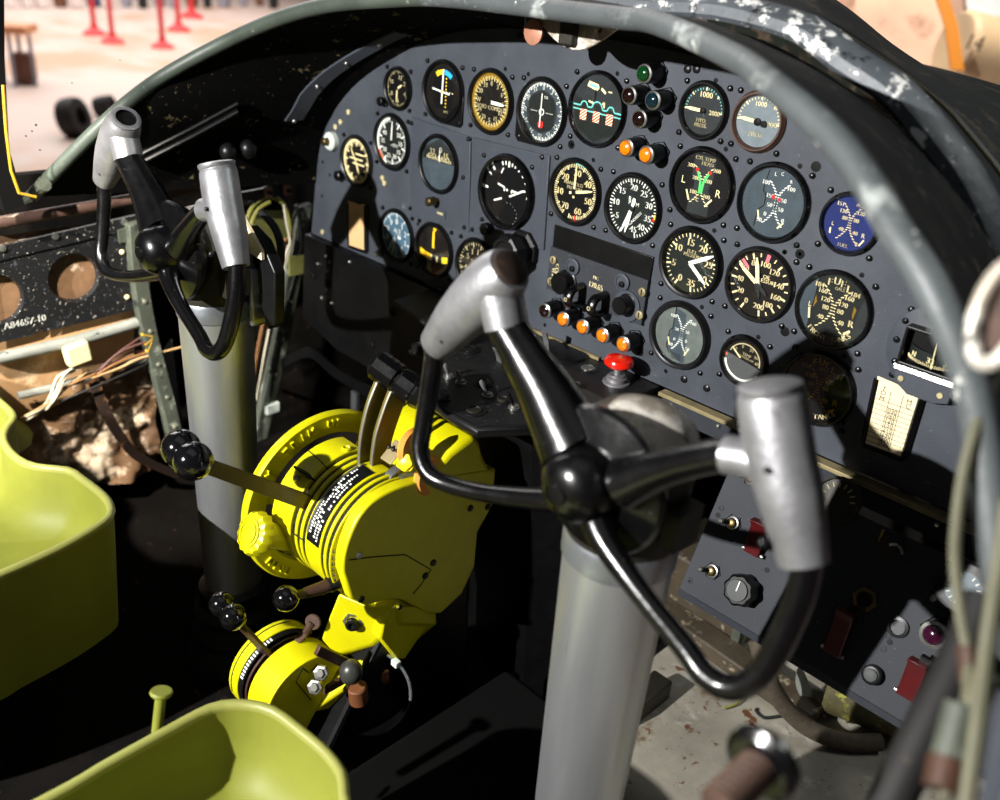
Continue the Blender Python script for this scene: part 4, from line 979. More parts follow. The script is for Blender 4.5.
p = lp(873.5, 674); t = thing('push_button', 'small black push button on the lower switch panel left of the lower red guard', 'button', p)
MB().mat('black_satin').lathe([(.0095, 0), (.0095, .007), (.008, .008), (.006, .008)], (0, 0, 0), LPn, n=24).build('collar', t); MB().mat('smoke').lathe([(.006, .007), (.006, .010), (.004, .011), (0, .011)], (0, 0, 0), LPn, n=18).build('plunger', t)
p = lp(934, 635, .018); t = thing('jewel_light', 'indicator light with purple jewel lens and hex nut at the lower right', 'light', p)
MB().mat('steel').lathe([(.0165, -.018), (.0165, -.014)], (0, 0, 0), LPn, n=6).build('nut', t, smooth=0); MB().mat('black_satin').lathe([(.0125, -.014), (.0125, -.001), (.012, 0)], (0, 0, 0), LPn, n=28).build('barrel', t)
MB().mat('steel').lathe([(.0125, -.002), (.0125, .001), (.0095, .002), (.009, .001)], (0, 0, 0), LPn, n=28).build('rim', t); MB().mat('lens_purple').lathe([(.0095, 0), (.008, .003), (.004, .005), (0, .0052)], (0, 0, 0), LPn, n=24).build('lens', t)
p = lp(838, 500); t = thing('round_dial', 'round dial in deep shade behind the right yoke grip', 'gauge', p)
MB().mat('dark_casting').lathe([(.024, 0), (.024, .006), (.021, .007), (.0205, .003), (0, .003)], (0, 0, 0), LPn, n=36).build('case', t)
mm = MB().mat('dimcream')
for i in range(9):
    a = R(-100 + 22 * i); d_ = V((1, 0, 0)) * math.sin(a) - LPd * math.cos(a); mm.tube([LPn * .0034 + d_ * .013, LPn * .0034 + d_ * .018], .0007, 6)
mm.build('scale', t)
p = lp(866, 599); t = thing('hex_fitting', 'brassy hex nut of an empty switch hole in the shade', 'nut', p)
MB().mat('brass').lathe([(.0125, 0), (.0125, .004), (.008, .005), (.008, .002), (0, .002)], (0, 0, 0), LPn, n=6).build('nut', t, smooth=0)
MB().mat('dblack').lathe([(.0075, .002), (.0075, .0055), (.005, .004), (0, .004)], (0, 0, 0), LPn, n=18).build('bore', t)
p = lp(890, 545); t = thing('shaded_switch', 'lever switch with bright crescent and yellow pointer in the dark under the placard', 'switch', p)
MB().mat('dark_casting').lathe([(.013, 0), (.013, .004), (.009, .005), (.009, .010), (0, .010)], (0, 0, 0), LPn, n=28).build('base', t)
MB().mat('steel').torus(V((.008, 0, 0)) + LPn * .01 - LPd * -.004, LPn, .008, .0015, n=14, a0=.3, a1=2.4).build('crescent', t); MB().mat('wire_yellow').tube([LPn * .009 + V((-.008, 0, 0)), LPn * .009 + V((-.009, 0, 0)) - LPd * .012], .0012, 6).build('pointer', t)
p = lp(898, 627); t = thing('side_socket', 'round steel socket half in shade left of the purple jewel light', 'socket', p)
MB().mat('dark_steel').lathe([(.010, 0), (.010, .003), (.007, .0035), (.007, .001), (0, .001)], (0, 0, 0), LPn, n=24).build('ring', t)
p = lp(775, 502); t = thing('knurled_nut', 'round brass-toned nut just left of the right yoke grip', 'nut', p)
MB().mat('dark_casting').lathe([(.012, 0), (.012, .004), (.008, .005), (.006, .002), (0, .002)], (0, 0, 0), LPn, n=24).build('ring', t)
c4 = [lp(a, b, .012) for a, b in ((958, 612), (969, 618), (988, 578), (965, 565))]
p = lp(969, 592, .012); t = thing('square_instrument', 'square black instrument with pale grey dial behind the cables at the right edge', 'gauge', p)
dx_, dd = V((1, 0, 0)), LPd
sqp = [(-.028, -.026), (.018, -.026), (.018, .024), (-.028, .024)]
MB().mat('black_satin').loft([[dx_ * a + dd * b for a, b in sqp], [dx_ * a + dd * b - LPn * .012 for a, b in sqp]], True, (True, True)).build('case', t, smooth=0, bevel=.003)
MB().mat('dlight').lathe([(.016, .0004), (0, .0006)], (-.005, 0, 0), LPn, n=30).build('dial', t)
mm = MB().mat('white')
for i in range(14):
    a = R(20 + 24 * i); d_ = V((1, 0, 0)) * math.sin(a) - LPd * math.cos(a); mm.tube([V((-.005, 0, 0)) + LPn * .0009 + d_ * .011, V((-.005, 0, 0)) + LPn * .0009 + d_ * .0145], .0006, 5)
mm.build('scale', t)
for a, b in ((.0135, -.0205), (.0135, .0195), (-.024, .0195), (-.024, -.0205)): MB().mat('steel').lathe([(.003, 0), (.002, .001), (0, .0012)], dx_ * a + dd * b + LPn * .0, LPn, n=12).build('screw', t)

# ------------------------------------------------------------------ control columns with yokes
H = V((.334, -.41, -.02))
def yoke(name, label):
    t = thing(name, label, 'yoke', H, None)
    # hub: domed plate with a boss
    hb = MB().mat('black_gloss')
    hb.lathe([(0, -.03), (.024, -.03), (.040, -.022), (.053, -.006), (.055, .000), (.053, .004), (.036, .009), (.022, .012)], (-.002, .006, -.003), (0, -1, 0), n=48)
    hb.tube([(-.026, .006, .012), (-.058, .008, .040), (-.083, .008, .060), (-.106, .007, .079)], [.027, .0205, .0168, .0145], 20, smooth=4)
    hb.tube([(.026, .000, .012), (.050, -.004, .034), (.074, -.006, .053), (.097, -.008, .069)], [.019, .0130, .0108, .0100], 18, smooth=4)
    hb.build('hub_and_spokes', t)
    MB().mat('black_gloss').lathe([(.0275, .004), (.0272, .014), (.0262, .021), (.0235, .028), (.0185, .0335), (.011, .0368), (0, .038)], (-.004, .002, 0), n=40).mat('black_satin').lathe([(.0075, .0370), (.0065, .0392), (0, .0398)], (-.004, .002, 0), n=18).build('centre_boss', t)
    # outer bars
    MB().mat('black_gloss').tube([(-.179, .007, .040), (-.178, .004, .012), (-.176, -.004, -.030), (-.172, -.010, -.052), (-.158, -.012, -.066), (-.138, -.008, -.068), (-.10, -.002, -.060), (-.045, .004, -.040), (-.015, .004, -.022)], [.0085, .0080, .0076, .0076, .0076, .0074, .0074, .0095, .014], 14, smooth=5).build('left_outer_bar', t)
    MB().mat('black_gloss').tube([(.157, -.010, .034), (.160, -.014, .005), (.157, -.022, -.034), (.150, -.027, -.056), (.138, -.030, -.067), (.122, -.031, -.067), (.104, -.028, -.060), (.06, -.024, -.042), (.022, -.016, -.026), (.004, -.004, -.014)], [.0085, .0085, .0084, .0082, .0080, .0078, .0076, .0078, .0105, .015], 14, smooth=5).build('right_outer_bar', t)
    gl = MB().mat('cast_aluminium')
    gl.tube([(-.108, .010, .119), (-.114, .010, .112), (-.126, .009, .099), (-.143, .008, .080), (-.160, .008, .060), (-.179, .007, .036)], [.0155, .0185, .0200, .0190, .0170, .0125], 22, smooth=4, flat=(1.0, 1.12))
    gl.tube([(-.118, .009, .102), (-.110, .008, .090), (-.103, .007, .076)], [.0175, .0165, .0160], 20)
    gl.tube([(-.135, .005, .086), (-.150, .003, .060), (-.168, .004, .040)], [.008, .009, .007], 12)
    gl.build('left_grip', t)
    MB().mat('dark_steel').sphere((-.158, -.004, .050), .0030, n=10).build('grip_screw', t)
    gr = MB().mat('cast_aluminium')
    gr.tube([(.108, .001, .111), (.110, .001, .106), (.116, -.001, .094), (.126, -.004, .076), (.139, -.007, .056), (.156, -.011, .026)], [.0165, .0178, .0182, .0180, .0168, .0130], 22, smooth=4, flat=(1.0, 1.12))
    gr.tube([(.122, -.005, .071), (.106, -.007, .070), (.0945, -.008, .067)], [.0125, .0115, .0118], 20)
    gr.build('right_grip', t)
    MB().mat('dark_steel').sphere((.1365, -.026, .036), .0030, n=10).build('grip_screw', t); MB().mat('dark_steel').sphere((.128, -.0235, .078), .0022, n=10).build('grip_screw', t)
    return t
yk = yoke('control_yoke', 'near black control yoke with two aluminium grips, in front of the shelf and panel')
def column(label):
    t = thing('control_column', label, 'control column', (H.x - .006, -.36, -.62))
    MB().mat('brushed_tube').lathe([(.0365, .10), (.0378, .2), (.0405, .38), (.0428, .520)], (0, 0, 0), (0, 0, 1), n=48).build('tube', t)
    MB().mat('aluminium').lathe([(.0428, .513), (.0445, .515), (.0445, .533), (.043, .537)], (0, 0, 0), (0, 0, 1), n=48).build('collar', t)
    hd = MB().mat('dark_casting'); hd.lathe([(.043, .53), (.044, .545), (.045, .585), (.046, .604), (.0455, .610)], (0, 0, 0), (0, 0, 1), n=44)
    hd.cyl((0, -.044, .60), (0, -.005, .60), .024, n=28); hd.box((.040, .0, .565), (.03, .03, .03)); hd.build('head_casting', t)
    MB().mat('chipped_silver').lathe([(.047, .603), (.0475, .608), (.046, .615), (.041, .626), (.030, .635), (.015, .6395), (0, .6405)], (0, 0, 0), (0, 0, 1), n=44).build('dome_cap', t)
    MB().mat('cast_aluminium').box((-.052, .005, .616), (.030, .022, .016)).cyl((-.066, .005, .616), (-.05, .005, .616), .006).build('cap_lug', t, bevel=.003)
    MB().mat('black_satin').cyl((.0, -.052, .60), (0, -.03, .60), .016, n=24).build('yoke_shaft', t)
    MB().mat('dark_steel').lathe([(.037, .125), (.046, .120), (.047, .100), (.044, .096)], (0, 0, 0), (0, 0, 1), n=40).build('base_ring', t)
    MB().mat('boot_dark').lathe([(.044, .1), (.054, .085), (.050, .07), (.058, .05), (.054, .035), (.064, .015), (.066, 0)], (0, 0, 0), (0, 0, 1), n=36).build('rubber_boot', t)
    return t
cc = column('near thick aluminium control column rising under the near yoke')
bpy.context.view_layer.update()
yk2 = copy_tree(yk); yk2.location = H + V((-.607, 0, 0)); yk2['label'] = 'far black control yoke with two aluminium grips, near the window at the left'
cc2 = copy_tree(cc); cc2.location = V((H.x - .006 - .607, -.36, -.62)); cc2['label'] = 'far slim aluminium control column at the left, left of the yellow throttle quadrant'
yk['group'] = yk2['group'] = 'control yokes'; cc['group'] = cc2['group'] = 'control columns'
# grip ends differ: a brown plug on the near yoke, an open bore on the far one
ax = V((.006, 0, .007)).normalized()
MB().mat('strap_brown').lathe([(.0138, 0), (.0138, .004), (.0122, .005), (0, .005)], V((-.108, .010, .119)) + ax * -.001, ax, n=28).build('grip_plug', yk, label='brown plug in the end of the grip')
MB().mat('cast_aluminium').lathe([(.0155, -.001), (.0165, .003), (.0140, .004), (.0112, .0035)], V((-.108, .010, .119)), ax, n=28).mat('dblack').lathe([(.0112, .0036), (.0108, .0005), (0, .0005)], V((-.108, .010, .119)), ax, n=28).build('grip_bore', yk2, label='open dark bore in the end of the grip')
for y_ in (yk, yk2): MB().mat('cast_aluminium').lathe([(.0165, -.001), (.0178, .001), (.0178, .004), (.0155, .005), (0, .005)], V((.108, .001, .111)), V((-.35, 0, 1)), n=28).build('grip_end_cap', y_)
# fittings on the far column head
t = thing('column_bracket', 'silver cover plates and cable clamp on the far column head behind the right grip', 'bracket', (0, 0, 0))
b0 = V((H.x - .607, -.36, -.03))
MB().mat('dark_steel').prism([(.02, .03), (.05, .02), (.075, -.01), (.07, -.075), (.055, -.085), (.04, -.05)], b0 + V((0, .045, 0)), X1, Z1, .014).build('side_plate', t, bevel=.002)
MB().mat('paper_cream').prism([(.02, .045), (.06, .012), (.06, .002), (.02, .004)], b0 + V((0, .028, 0)), X1, Z1, .004).build('data_plate', t)
MB().mat('aluminium').box(b0 + V((.03, .03, -.05)), (.02, .02, .07)).build('block', t, bevel=.003)
t2 = MB().mat('wire_black').tube([atY(261, 212, -.27), atY(275, 228, -.27), atY(281, 250, -.27), atY(276, 275, -.27), atY(255, 285, -.28)], .005, 10, smooth=5).build('black_cable'); tag(t2, 'thick black cable looping right of the far yoke grip', 'cable')
# ------------------------------------------------------------------ yellow throttle quadrant
QC = V((0, -.333, -.279)); XR = .03; XL = -.092
t = thing('throttle_quadrant', 'yellow engine control quadrant on the centre pedestal with grooved drum and black levers', 'throttle quadrant', (QC.x, QC.y, QC.z))
QO = V((QC.x, QC.y, QC.z))
def pol(a, r): a = R(a); return (-r * math.cos(a), r * math.sin(a))   # angle 0 points aft (toward the seats), 90 up; gives (y, z) about the drum axis
def drum_profile(r, a0, a1, n=28): return [pol(a0 + (a1 - a0) * i / n, r) for i in range(n + 1)]
def yz(mb, poly, x0, x1, m):
    mb.mat(m); a = mb.ring([V((x0, p[0], p[1])) for p in poly]); b = mb.ring([V((x1, p[0], p[1])) for p in poly]); mb.bridge(a, b); mb.face(a[::-1]); mb.face(b)
def at_q(px, py, X): return atX(px, py, X) - QO
RD = .074
# main drum: yellow discs separated by dark grooves
edges = [XL, -.056, -.0510, -.0460, -.0410, -.0360, -.0310, -.0025, .0025, .0070, .0120, .0145]
back = [(.075, .045), (.075, -.095), (.045, -.125), (-.03, -.09)]
for i, (a, b) in enumerate(zip(edges, edges[1:])):
    groove = i % 2 == 1
    r = RD - (.0032 if groove else 0)
    if i == 0: r = RD + .002
    mb = MB(); yz(mb, drum_profile(r, -52, 105) + [(.03, .05), (.03, -.06)], a, b, 'yellow_groove' if groove else 'yellow_paint')
    mb.build('lever_slot' if groove else 'drum_ring', t, smooth=30, bevel=0 if groove else .0012)
# right hand cover plate and rear housing
plate_ = [at_q(px, py, XR) for px, py in ((343, 572), (344, 556), (350, 536), (360, 516), (375, 500), (398, 488), (420, 481.5), (445, 476))]
pl = [(p.y, p.z) for p in crom(plate_, 5)]
low = [at_q(px, py, XR) for px, py in ((478, 532), (475, 566), (462, 594), (441, 614), (428, 614), (402, 600), (388, 600), (366, 606), (352, 600))]
lo_ = [(p.y, p.z) for p in low]
hs = [at_q(px, py, XR) for px, py in ((493, 505), (491, 470), (484, 455), (481, 443), (478, 437))]
hs_ = [(p.y, p.z) for p in hs]
mb = MB(); yz(mb, pl + [(hs_[0][0], hs_[0][1] + .05)] + [hs_[0]] + lo_, .0150, XR, 'yellow_paint'); mb.build('side_cover', t, smooth=30, bevel=.0025, seg=3)
mb = MB(); house = [(.030, .058), (.045, .062), (.085, .078), (.108, .083), (.120, .074), (.125, .0), (.128, -.05), (.115, -.095), (.085, -.125), (.04, -.12), (.0, -.085), (-.02, -.07)]
hp = [(hs_[4][0] - .075, hs_[4][1] - .035), (hs_[4][0] - .04, hs_[4][1] - .008), (hs_[4][0] - .008, hs_[4][1] + .001), hs_[4], hs_[3], hs_[2], hs_[1], hs_[0], lo_[0], lo_[1], lo_[2], lo_[3], lo_[4], lo_[5], (lo_[5][0] - .02, lo_[5][1] + .01), (hs_[4][0] - .10, hs_[4][1] - .10)]
yz(mb, hp, XL + .01, XR - .001, 'yellow_paint'); mb.build('rear_housing', t, smooth=30, bevel=.006, seg=3)
# dividing lines and screws on the side cover
ln = MB().mat('yellow_groove')
def xface(pts, X=XR + .0003, r=.0007):
    ln.tube([at_q(px, py, X) for px, py in pts], r, 6)
xface([(349, 560), (372, 557), (405, 554.5), (411, 558), (431, 569.5), (420, 586), (413, 594)])
ln.build('cover_seam', t)
for (px, py, m_) in ((359, 555, 'steel'), (433, 562.5, 'dark_steel'), (425, 575.5, 'dark_steel'), (361, 599, 'dark_steel'), (470, 508, 'dark_steel'), (487.5, 506.5, 'dark_steel')):
    p = at_q(px, py, XR); MB().mat(m_).lathe([(.0042, 0), (.0042, .0015), (.003, .0025), (0, .0026)], p, (1, 0, 0), n=12).build('cover_screw', t)
# printed lever label
lb = MB().mat('dblack')
def drum_pt(x, a, r): y, z = pol(a, r); return V((x, y, z))
def patch(mb, x0, x1, a0, a1, r, n=14): mb.loft([[drum_pt(x0, a0 + (a1 - a0) * i / n, r) for i in range(n + 1)], [drum_pt(x1, a0 + (a1 - a0) * i / n, r) for i in range(n + 1)]], False)
patch(lb, -.0265, -.0055, 8, 88, RD + .0013)
lb.mat('steel'); patch(lb, -.0275, -.0245, 14, 90, RD + .0016)
lb.mat('white')
for x0, a0, a1 in ((-.0222, 16, 44), (-.0182, 22, 62), (-.0142, 14, 36), (-.0095, 12, 30), (-.0142, 50, 78), (-.0222, 54, 80), (-.0095, 40, 66)):
    a = a0
    while a < a1: hw = random.uniform(.0008, .0018); patch(lb, x0 - hw, x0 + hw, a, a + 1.6, RD + .0017, 1); a += 2.6 if random.random() < .8 else 4.2
lb.build('lever_label', t, smooth=60)
# left end cover with dark oval recess
rec = MB().mat('dblack'); rec.sphere(drum_pt(-.068, 52, RD + .001), .012, (1.1, .25, 1.5), rot=Matrix.Rotation(R(45), 3, 'X')); rec.build('oval_recess', t)
MB().mat('steel').sphere(drum_pt(-.073, 45, RD + .004), .004, n=10).build('recess_screw', t)
MB().mat('yellow_groove').tube([drum_pt(-.050, 66, RD + .0022), drum_pt(-.070, 68, RD + .0024), drum_pt(-.0905, 69, RD + .0024)], .0006, 6).build('panel_line', t)
MB().mat('yellow_groove').tube([drum_pt(-.05, 12, RD + .0022), drum_pt(-.05, 4, RD + .0022), drum_pt(-.03, 4, RD + .0005)], .0006, 6).build('panel_line', t)
MB().mat('yellow_paint').lathe([(.0055, 0), (.0055, .003), (.004, .004), (.0032, .0025), (0, .0025)], drum_pt(-.062, 92, RD + .001), V((0, pol(92, 1)[0], pol(92, 1)[1])), n=16).build('screw_cap', t)
# chain visible in the front gap
chn = MB().mat('steel')
for i in range(9): chn.sphere(drum_pt(.0130, -36 + 6 * i, RD - .004), .0028, n=8)
chn.build('chain', t)
# trim wheel (ring with raised lettering) on the far side
WX = -.12; wc = V((WX, -.3152, -.3007)) - QO; WR = .1106
wh = MB().mat('yellow_paint'); rgs = []
for (r_, x_) in ((WR - .026, -.013), (WR - .026, -.0012), (WR - .0250, 0), (WR - .0022, 0), (WR, -.003), (WR, -.008), (WR - .001, -.011), (WR - .004, -.014), (WR - .026, -.013)):
    rgs.append((r_, x_))
wh.lathe(rgs, wc + V((0, 0, 0)), (1, 0, 0), n=96); wo = wh.build('trim_wheel', t)
sp = MB().mat('yellow_paint')
for a in (20, 140, 260): y, z = pol(a, WR - .02); sp.strip([wc + V((-.008, 0, 0)), wc + V((-.008, y, z))], .018, .006, (0, -z, y))
sp.cyl(wc + V((-.016, 0, 0)), wc + V((.02, 0, 0)), .018); sp.build('wheel_spokes', wo)
tx = MB().mat('yellow_paint')
def wheel_text(s_, a0, step, flip=False, size=.013):
    for i, chh in enumerate(s_):
        if chh == ' ': continue
        a = a0 + step * i; y, z = pol(a, WR - .0115); rad = V((0, y, z)).normalized(); tan = V((1, 0, 0)).cross(rad)
        if tan.dot(V((0, 1, 0))) * (1 if z > 0 else -1) < 0: pass
        u_ = V((0, rad.z, -rad.y)) * -1
        u_ = V((0, -rad.z, rad.y)) * -1
        put_text3d(tx, chh, wc + V((-.0006, y, z)), u_, rad, size, .0036 if u_.cross(rad).x > 0 else -.0034)
for args in (('GY', 30, 8), ('TRIM', 56, 7.0), ('UP', 92, 7), ('TRIM', -55, 7.0), ('RY', -95, 8)):
    tx = MB().mat('yellow_paint'); wheel_text(*args); tx.build('raised_lettering', wo)
# scalloped friction knob
kp = atX(252, 533, -.078) - QO; ks = atX(300, 536, -.078) - QO
kd = (kp - ks).normalized()
ks_ = V((-.078, -.05, -.03)); kd = (kp - ks_).normalized()
MB().mat('yellow_paint').lathe([(.0, .004), (.016, .004), (.0215, .0015), (.0235, -.004), (.0235, -.010), (.019, -.014), (.012, -.014)], kp, kd, n=96, wob=lambda a: 1 + .045 * math.cos(14 * a)).lathe([(.0165, .0055), (.0165, .003)], kp, kd, n=40).lathe([(.012, .0058), (.012, .003)], kp, kd, n=40).build('friction_knob', t)
MB().mat('yellow_paint').lathe([(.012, -.012), (.0145, -.016), (.0145, -.05), (.017, -.052), (.017, -.08)], kp, kd, n=36).build('knob_shaft', t)
# levers ---------------------------------------------------------
def ball_lever(base, tip, X, w, r, mat_bar, mat_ball, twin=None, name='engine_lever', ws=1.):
    b = atX(base[0], base[1], X) - QO; e = atX(tip[0], tip[1], X) - QO
    L = MB().mat(mat_bar).strip([b, b.lerp(e, .5), e], [w, w * .95, w * .85], .0045, V((0, -(e - b).z, (e - b).y)).normalized()).build(name, t, bevel=.0008)
    bl = MB().mat(mat_ball).sphere(e, r, n=28)
    bl.build('ball_knob', L)
    if twin is not None: MB().mat(mat_ball).sphere(e + V((-twin, 0, .003)), r, n=28).build('ball_knob', L)
    return L
ball_lever((318, 506), (193, 461), -.047, .017, .0185, 'lever_olive', 'ball_black', .022)
# throttle: two curved plates with a faceted black handle
for (xo, m_) in ((-.034, 'lever_olive'), (-.0225, 'lever_olive')):
    pts = [(366, 470), (368, 440), (375, 408), (386, 380)] if xo < -.03 else [(378, 473), (382, 440), (393, 405), (404, 380)]
    P = [atX(a, b, xo) - QO for a, b in pts]
    lv = MB().mat(m_).strip(crom(P, 5), [.028] * 16, .0035, (0, -.8, .6)).mat('lever_edge').tube([p + V((.002, -.011, .006)) for p in crom(P, 5)], .0018, 6).build('throttle_lever', t)
h0 = atX(374, 362, -.045) - QO; h1 = atX(424, 398, .012) - QO
hd_ = (h1 - h0).normalized(); hl = (h1 - h0).length
MB().mat('black_gloss').lathe([(0, 0), (.012, 0), (.0165, .004), (.0165, hl * .46), (.013, hl * .47), (.013, hl * .52), (.0165, hl * .53), (.0165, hl * .82), (.0155, hl * .83), (.0155, hl * .86), (.0165, hl * .87), (.015, hl), (0, hl)], h0, hd_, n=10, rot=.3).build('throttle_handle', t, smooth=20, bevel=.0012)
# forked steel levers with peach discs
for (pts, X) in (([(389, 494), (388, 478), (398, 468), (412, 462)], .0045), ([(397, 491), (398, 480), (404, 476), (420, 473)], .012)):
    P = [atX(a, b, X) - QO for a, b in pts]; MB().mat('aluminium').strip(crom(P, 4), .010, .003, (1, 0, 0)).build('mixture_lever', t)
for (px, py, X) in ((412, 448, .012), (428, 476, .024)):
    p = atX(px, py, X) - QO; MB().mat('peach').lathe([(0, -.004), (.020, -.004), (.023, 0), (.020, .004), (0, .004)], p, (1, .2, .1), n=30).build('peach_knob', t)
p = atX(407, 462, .018) - QO; MB().mat('yellow_paint').lathe([(.009, 0), (.009, .008), (.004, .010), (0, .010)], p, (.4, -1, .5), n=20, wob=lambda a: 1 + .1 * math.cos(5 * a)).build('wing_nut', t)
p = at_q(393, 452, -.004); fp_ = MB().mat('strip_tan').box(p, (.018, .002, .026), Matrix.Rotation(R(-50), 3, 'X')).build('bracket_plate', t, bevel=.001); 
for dx_ in (-.003, .004): MB().mat('dark_steel').sphere(p + V((dx_, -.003, .006)), .0026, n=8).build('bracket_screw', t)
# lower lever from the front gap with a black ball
p0 = atX(352, 574, .0118) - QO; p1 = atX(322, 588, .006) - QO; p2 = atX(286, 598.5, .0) - QO
MB().mat('dark_steel').tube([p0, p0.lerp(p1, .8)], .0085, 16).mat('lever_brown').tube([p0.lerp(p1, .75), p1, p1.lerp(p2, .5)], [.007, .007, .0055], 14).mat('lever_olive').tube([p1.lerp(p2, .45), p2], [.005, .0045], 12).build('detent_lever', t)
MB().mat('ball_black').sphere(p2, .0135, n=28).build('ball_knob', t)

# ------------------------------------------------------------------ lower pedestal: neck, small drum and its levers
t = thing('lower_control_pedestal', 'yellow lower pedestal with a small drum, brown levers and a round black opening', 'pedestal', (QO.x, QO.y, QO.z))
LC = V((0, -.4133 - QO.y, -.4835 - QO.z)); LR = .0545
def ldp(a, r): y, z = pol(a, r); return (LC.y + y, LC.z + z)
def ldrum(x0, x1, r, m, a0=-80, a1=150, nm='drum_ring', bev=.001):
    mb = MB(); yz(mb, [ldp(a0 + (a1 - a0) * i / 30, r) for i in range(31)], x0, x1, m); mb.build(nm, t, smooth=30, bevel=bev)
ldrum(-.100, -.082, LR + .001, 'yellow_paint'); ldrum(-.082, -.0735, LR - .001, 'dblack', nm='label_band', bev=0); ldrum(-.0735, -.0705, LR - .006, 'dblack', nm='lever_slot', bev=0); ldrum(-.0705, -.067, LR - .002, 'lever_brown'); ldrum(-.067, -.062, LR - .008, 'dblack', nm='lever_slot', bev=0); ldrum(-.062, -.059, LR - .002, 'lever_brown')
ldrum(-.059, -.02, LR + .001, 'yellow_paint')
lb = MB().mat('white')
for i in range(14):
    a = 20 + 4.4 * i; y0, z0 = ldp(a, LR - .0004); y1, z1 = ldp(a + 2.4, LR - .0004); lb.quad((-.0805, y0, z0), (-.0755, y0, z0), (-.0755, y1, z1), (-.0805, y1, z1))
lb.build('label_marks', t)
MB().mat('yellow_groove').tube([V((-.094, *ldp(a, LR + .0012))) for a in range(-10, 120, 6)], .0007, 6).build('rim_line', t)
# neck: sloping plate between small drum and quadrant, with hex nut
nk = [at_q(px, py, X) for px, py, X in ((337, 592, -.02), (352, 600, .0), (398, 606, .02), (403, 622, .025), (386, 655, .02), (345, 663, -.01), (327, 648, -.035), (322, 630, -.045))]
n0 = [at_q(px, py, X) for px, py, X in ((338, 592, -.035), (372, 606, .0), (398, 604, .02), (400, 622, .021), (372, 646, .0), (334, 656, -.032), (320, 640, -.045), (326, 622, -.042))]
nb = MB().mat('yellow_paint'); dv = V((.0, .06, -.035))
nb.loft([n0, [p + dv for p in n0]], True, (True, True)); nb.build('neck', t, smooth=20, bevel=.004, seg=3)
side = [at_q(px, py, .018) for px, py in ((398, 600), (432, 617), (428, 626), (405, 660), (396, 660), (380, 640), (384, 618))]
sd = MB().mat('yellow_paint'); sd.loft([side, [p + V((-.09, .01, -.005)) for p in side]], True, (True, True)); sd.build('side_cheek', t, smooth=20, bevel=.003)
for (px, py) in ((399.5, 607), (426, 620)): MB().mat('dark_steel').lathe([(.0035, 0), (.003, .0018), (0, .002)], at_q(px, py, .0185), (1, 0, 0), n=10).build('cheek_screw', t)
nrm = (n0[2] - n0[0]).cross(n0[4] - n0[0]).normalized()
if nrm.dot(CP - QO - n0[0]) < 0: nrm = -nrm
p = n0[0].lerp(n0[4], .5) ; p = atP(354, 620, n0[0] + QO, nrm) - QO
MB().mat('steel').lathe([(.0125, 0), (.0125, .005), (.0095, .0055)], p, nrm, n=6).build('hex_nut', t, smooth=0)
MB().mat('dark_steel').lathe([(.0072, .005), (.0072, .012), (.004, .0125), (.0038, .009), (0, .009)], p, nrm, n=20).build('stud', t)
# front plate right of the small drum and round black opening
fp2 = [at_q(px, py, X) for px, py, X in ((322, 655, -.045), (352, 662, -.015), (372, 655, .0), (362, 668, .0), (344, 690, -.005), (312, 712, -.02), (288, 716, -.045), (270, 700, -.058), (296, 672, -.056))]
MB().mat('yellow_paint').loft([fp2, [p + V((.0, .05, -.02)) for p in fp2]], True, (True, True)).build('front_plate', t, smooth=20, bevel=.003)
oc = at_q(360, 690, .0)
bt = MB().mat('black_satin').lathe([(.052, .002), (.054, .0), (.052, -.02), (.05, -.06), (.0, -.06)], oc + V((.0, .01, -.01)), (.55, -.75, .35), n=40); bt.build('black_boot', t)
bw = MB().mat('aluminium').torus(oc + V((.0, .01, -.01)), (.55, -.75, .35), .0535, .0022, n=40, m=8, a0=.0, a1=2.6); bw.build('boot_glint', t)  # bright arc modelled in place of the glint on the opening's edge
MB().mat('yellow_groove').tube([at_q(px, py, -.020) for px, py in ((303, 668), (296, 682), (311, 700))], .0008, 6).build('panel_line', t)
MB().mat('yellow_groove').tube([at_q(px, py, -.02) for px, py in ((303, 668), (309, 673), (318, 664))], .0008, 6).build('panel_line', t)
# levers of the small drum
def blever(base, tip, Xb, Xt, w, r, mb_, mk_, twin=None, nm='trim_lever'):
    b = atX(base[0], base[1], Xb) - QO; e = atX(tip[0], tip[1], Xt) - QO
    L = MB().mat(mb_).strip([b, b.lerp(e, .5), e], w, .004, (1, .25, .25)).build(nm, t, bevel=.0006)
    if r:
        MB().mat(mk_).sphere(e, r, n=28).build('ball_knob', L)
        if twin: MB().mat(mk_).sphere(e + twin, r * .95, n=28).build('ball_knob', L)
    return L
blever((283, 670), (233, 617), -.068, -.068, .016, .0148, 'lever_brown', 'ball_black', V((-.024, .0, .002)))
L = blever((283, 657), (306, 632), -.066, -.05, .012, 0, 'lever_brown', 'ball_black', nm='flap_lever')
p = atX(313, 622, -.046) - QO; MB().mat('rod_rust').lathe([(0, -.002), (.0085, -.002), (.0095, 0), (.0085, .002), (0, .002)], p, (.5, -.7, .3), n=26).build('disc_knob', L); MB().mat('lever_brown').tube([atX(306, 632, -.05) - QO, p], .005, 10).build('lever_neck', L)
for (a, b, m_) in (((317, 650), (357, 668), 'lever_brown'), ((325, 690), (357, 672), 'lever_brown')):
    pa, pb = at_q(*a, -.005), at_q(*b, .0); MB().mat(m_).strip([pa, pb], .012, .006, (0, .5, .8)).build('linkage_arm', t, bevel=.001)
for (px, py) in ((322, 672), (316, 686)): MB().mat('steel').lathe([(.009, 0), (.009, .006), (.005, .0065), (.005, .009), (0, .009)], at_q(px, py, -.002), (.5, -.7, .5), n=6).build('linkage_nut', t, smooth=0, bevel=.0006)
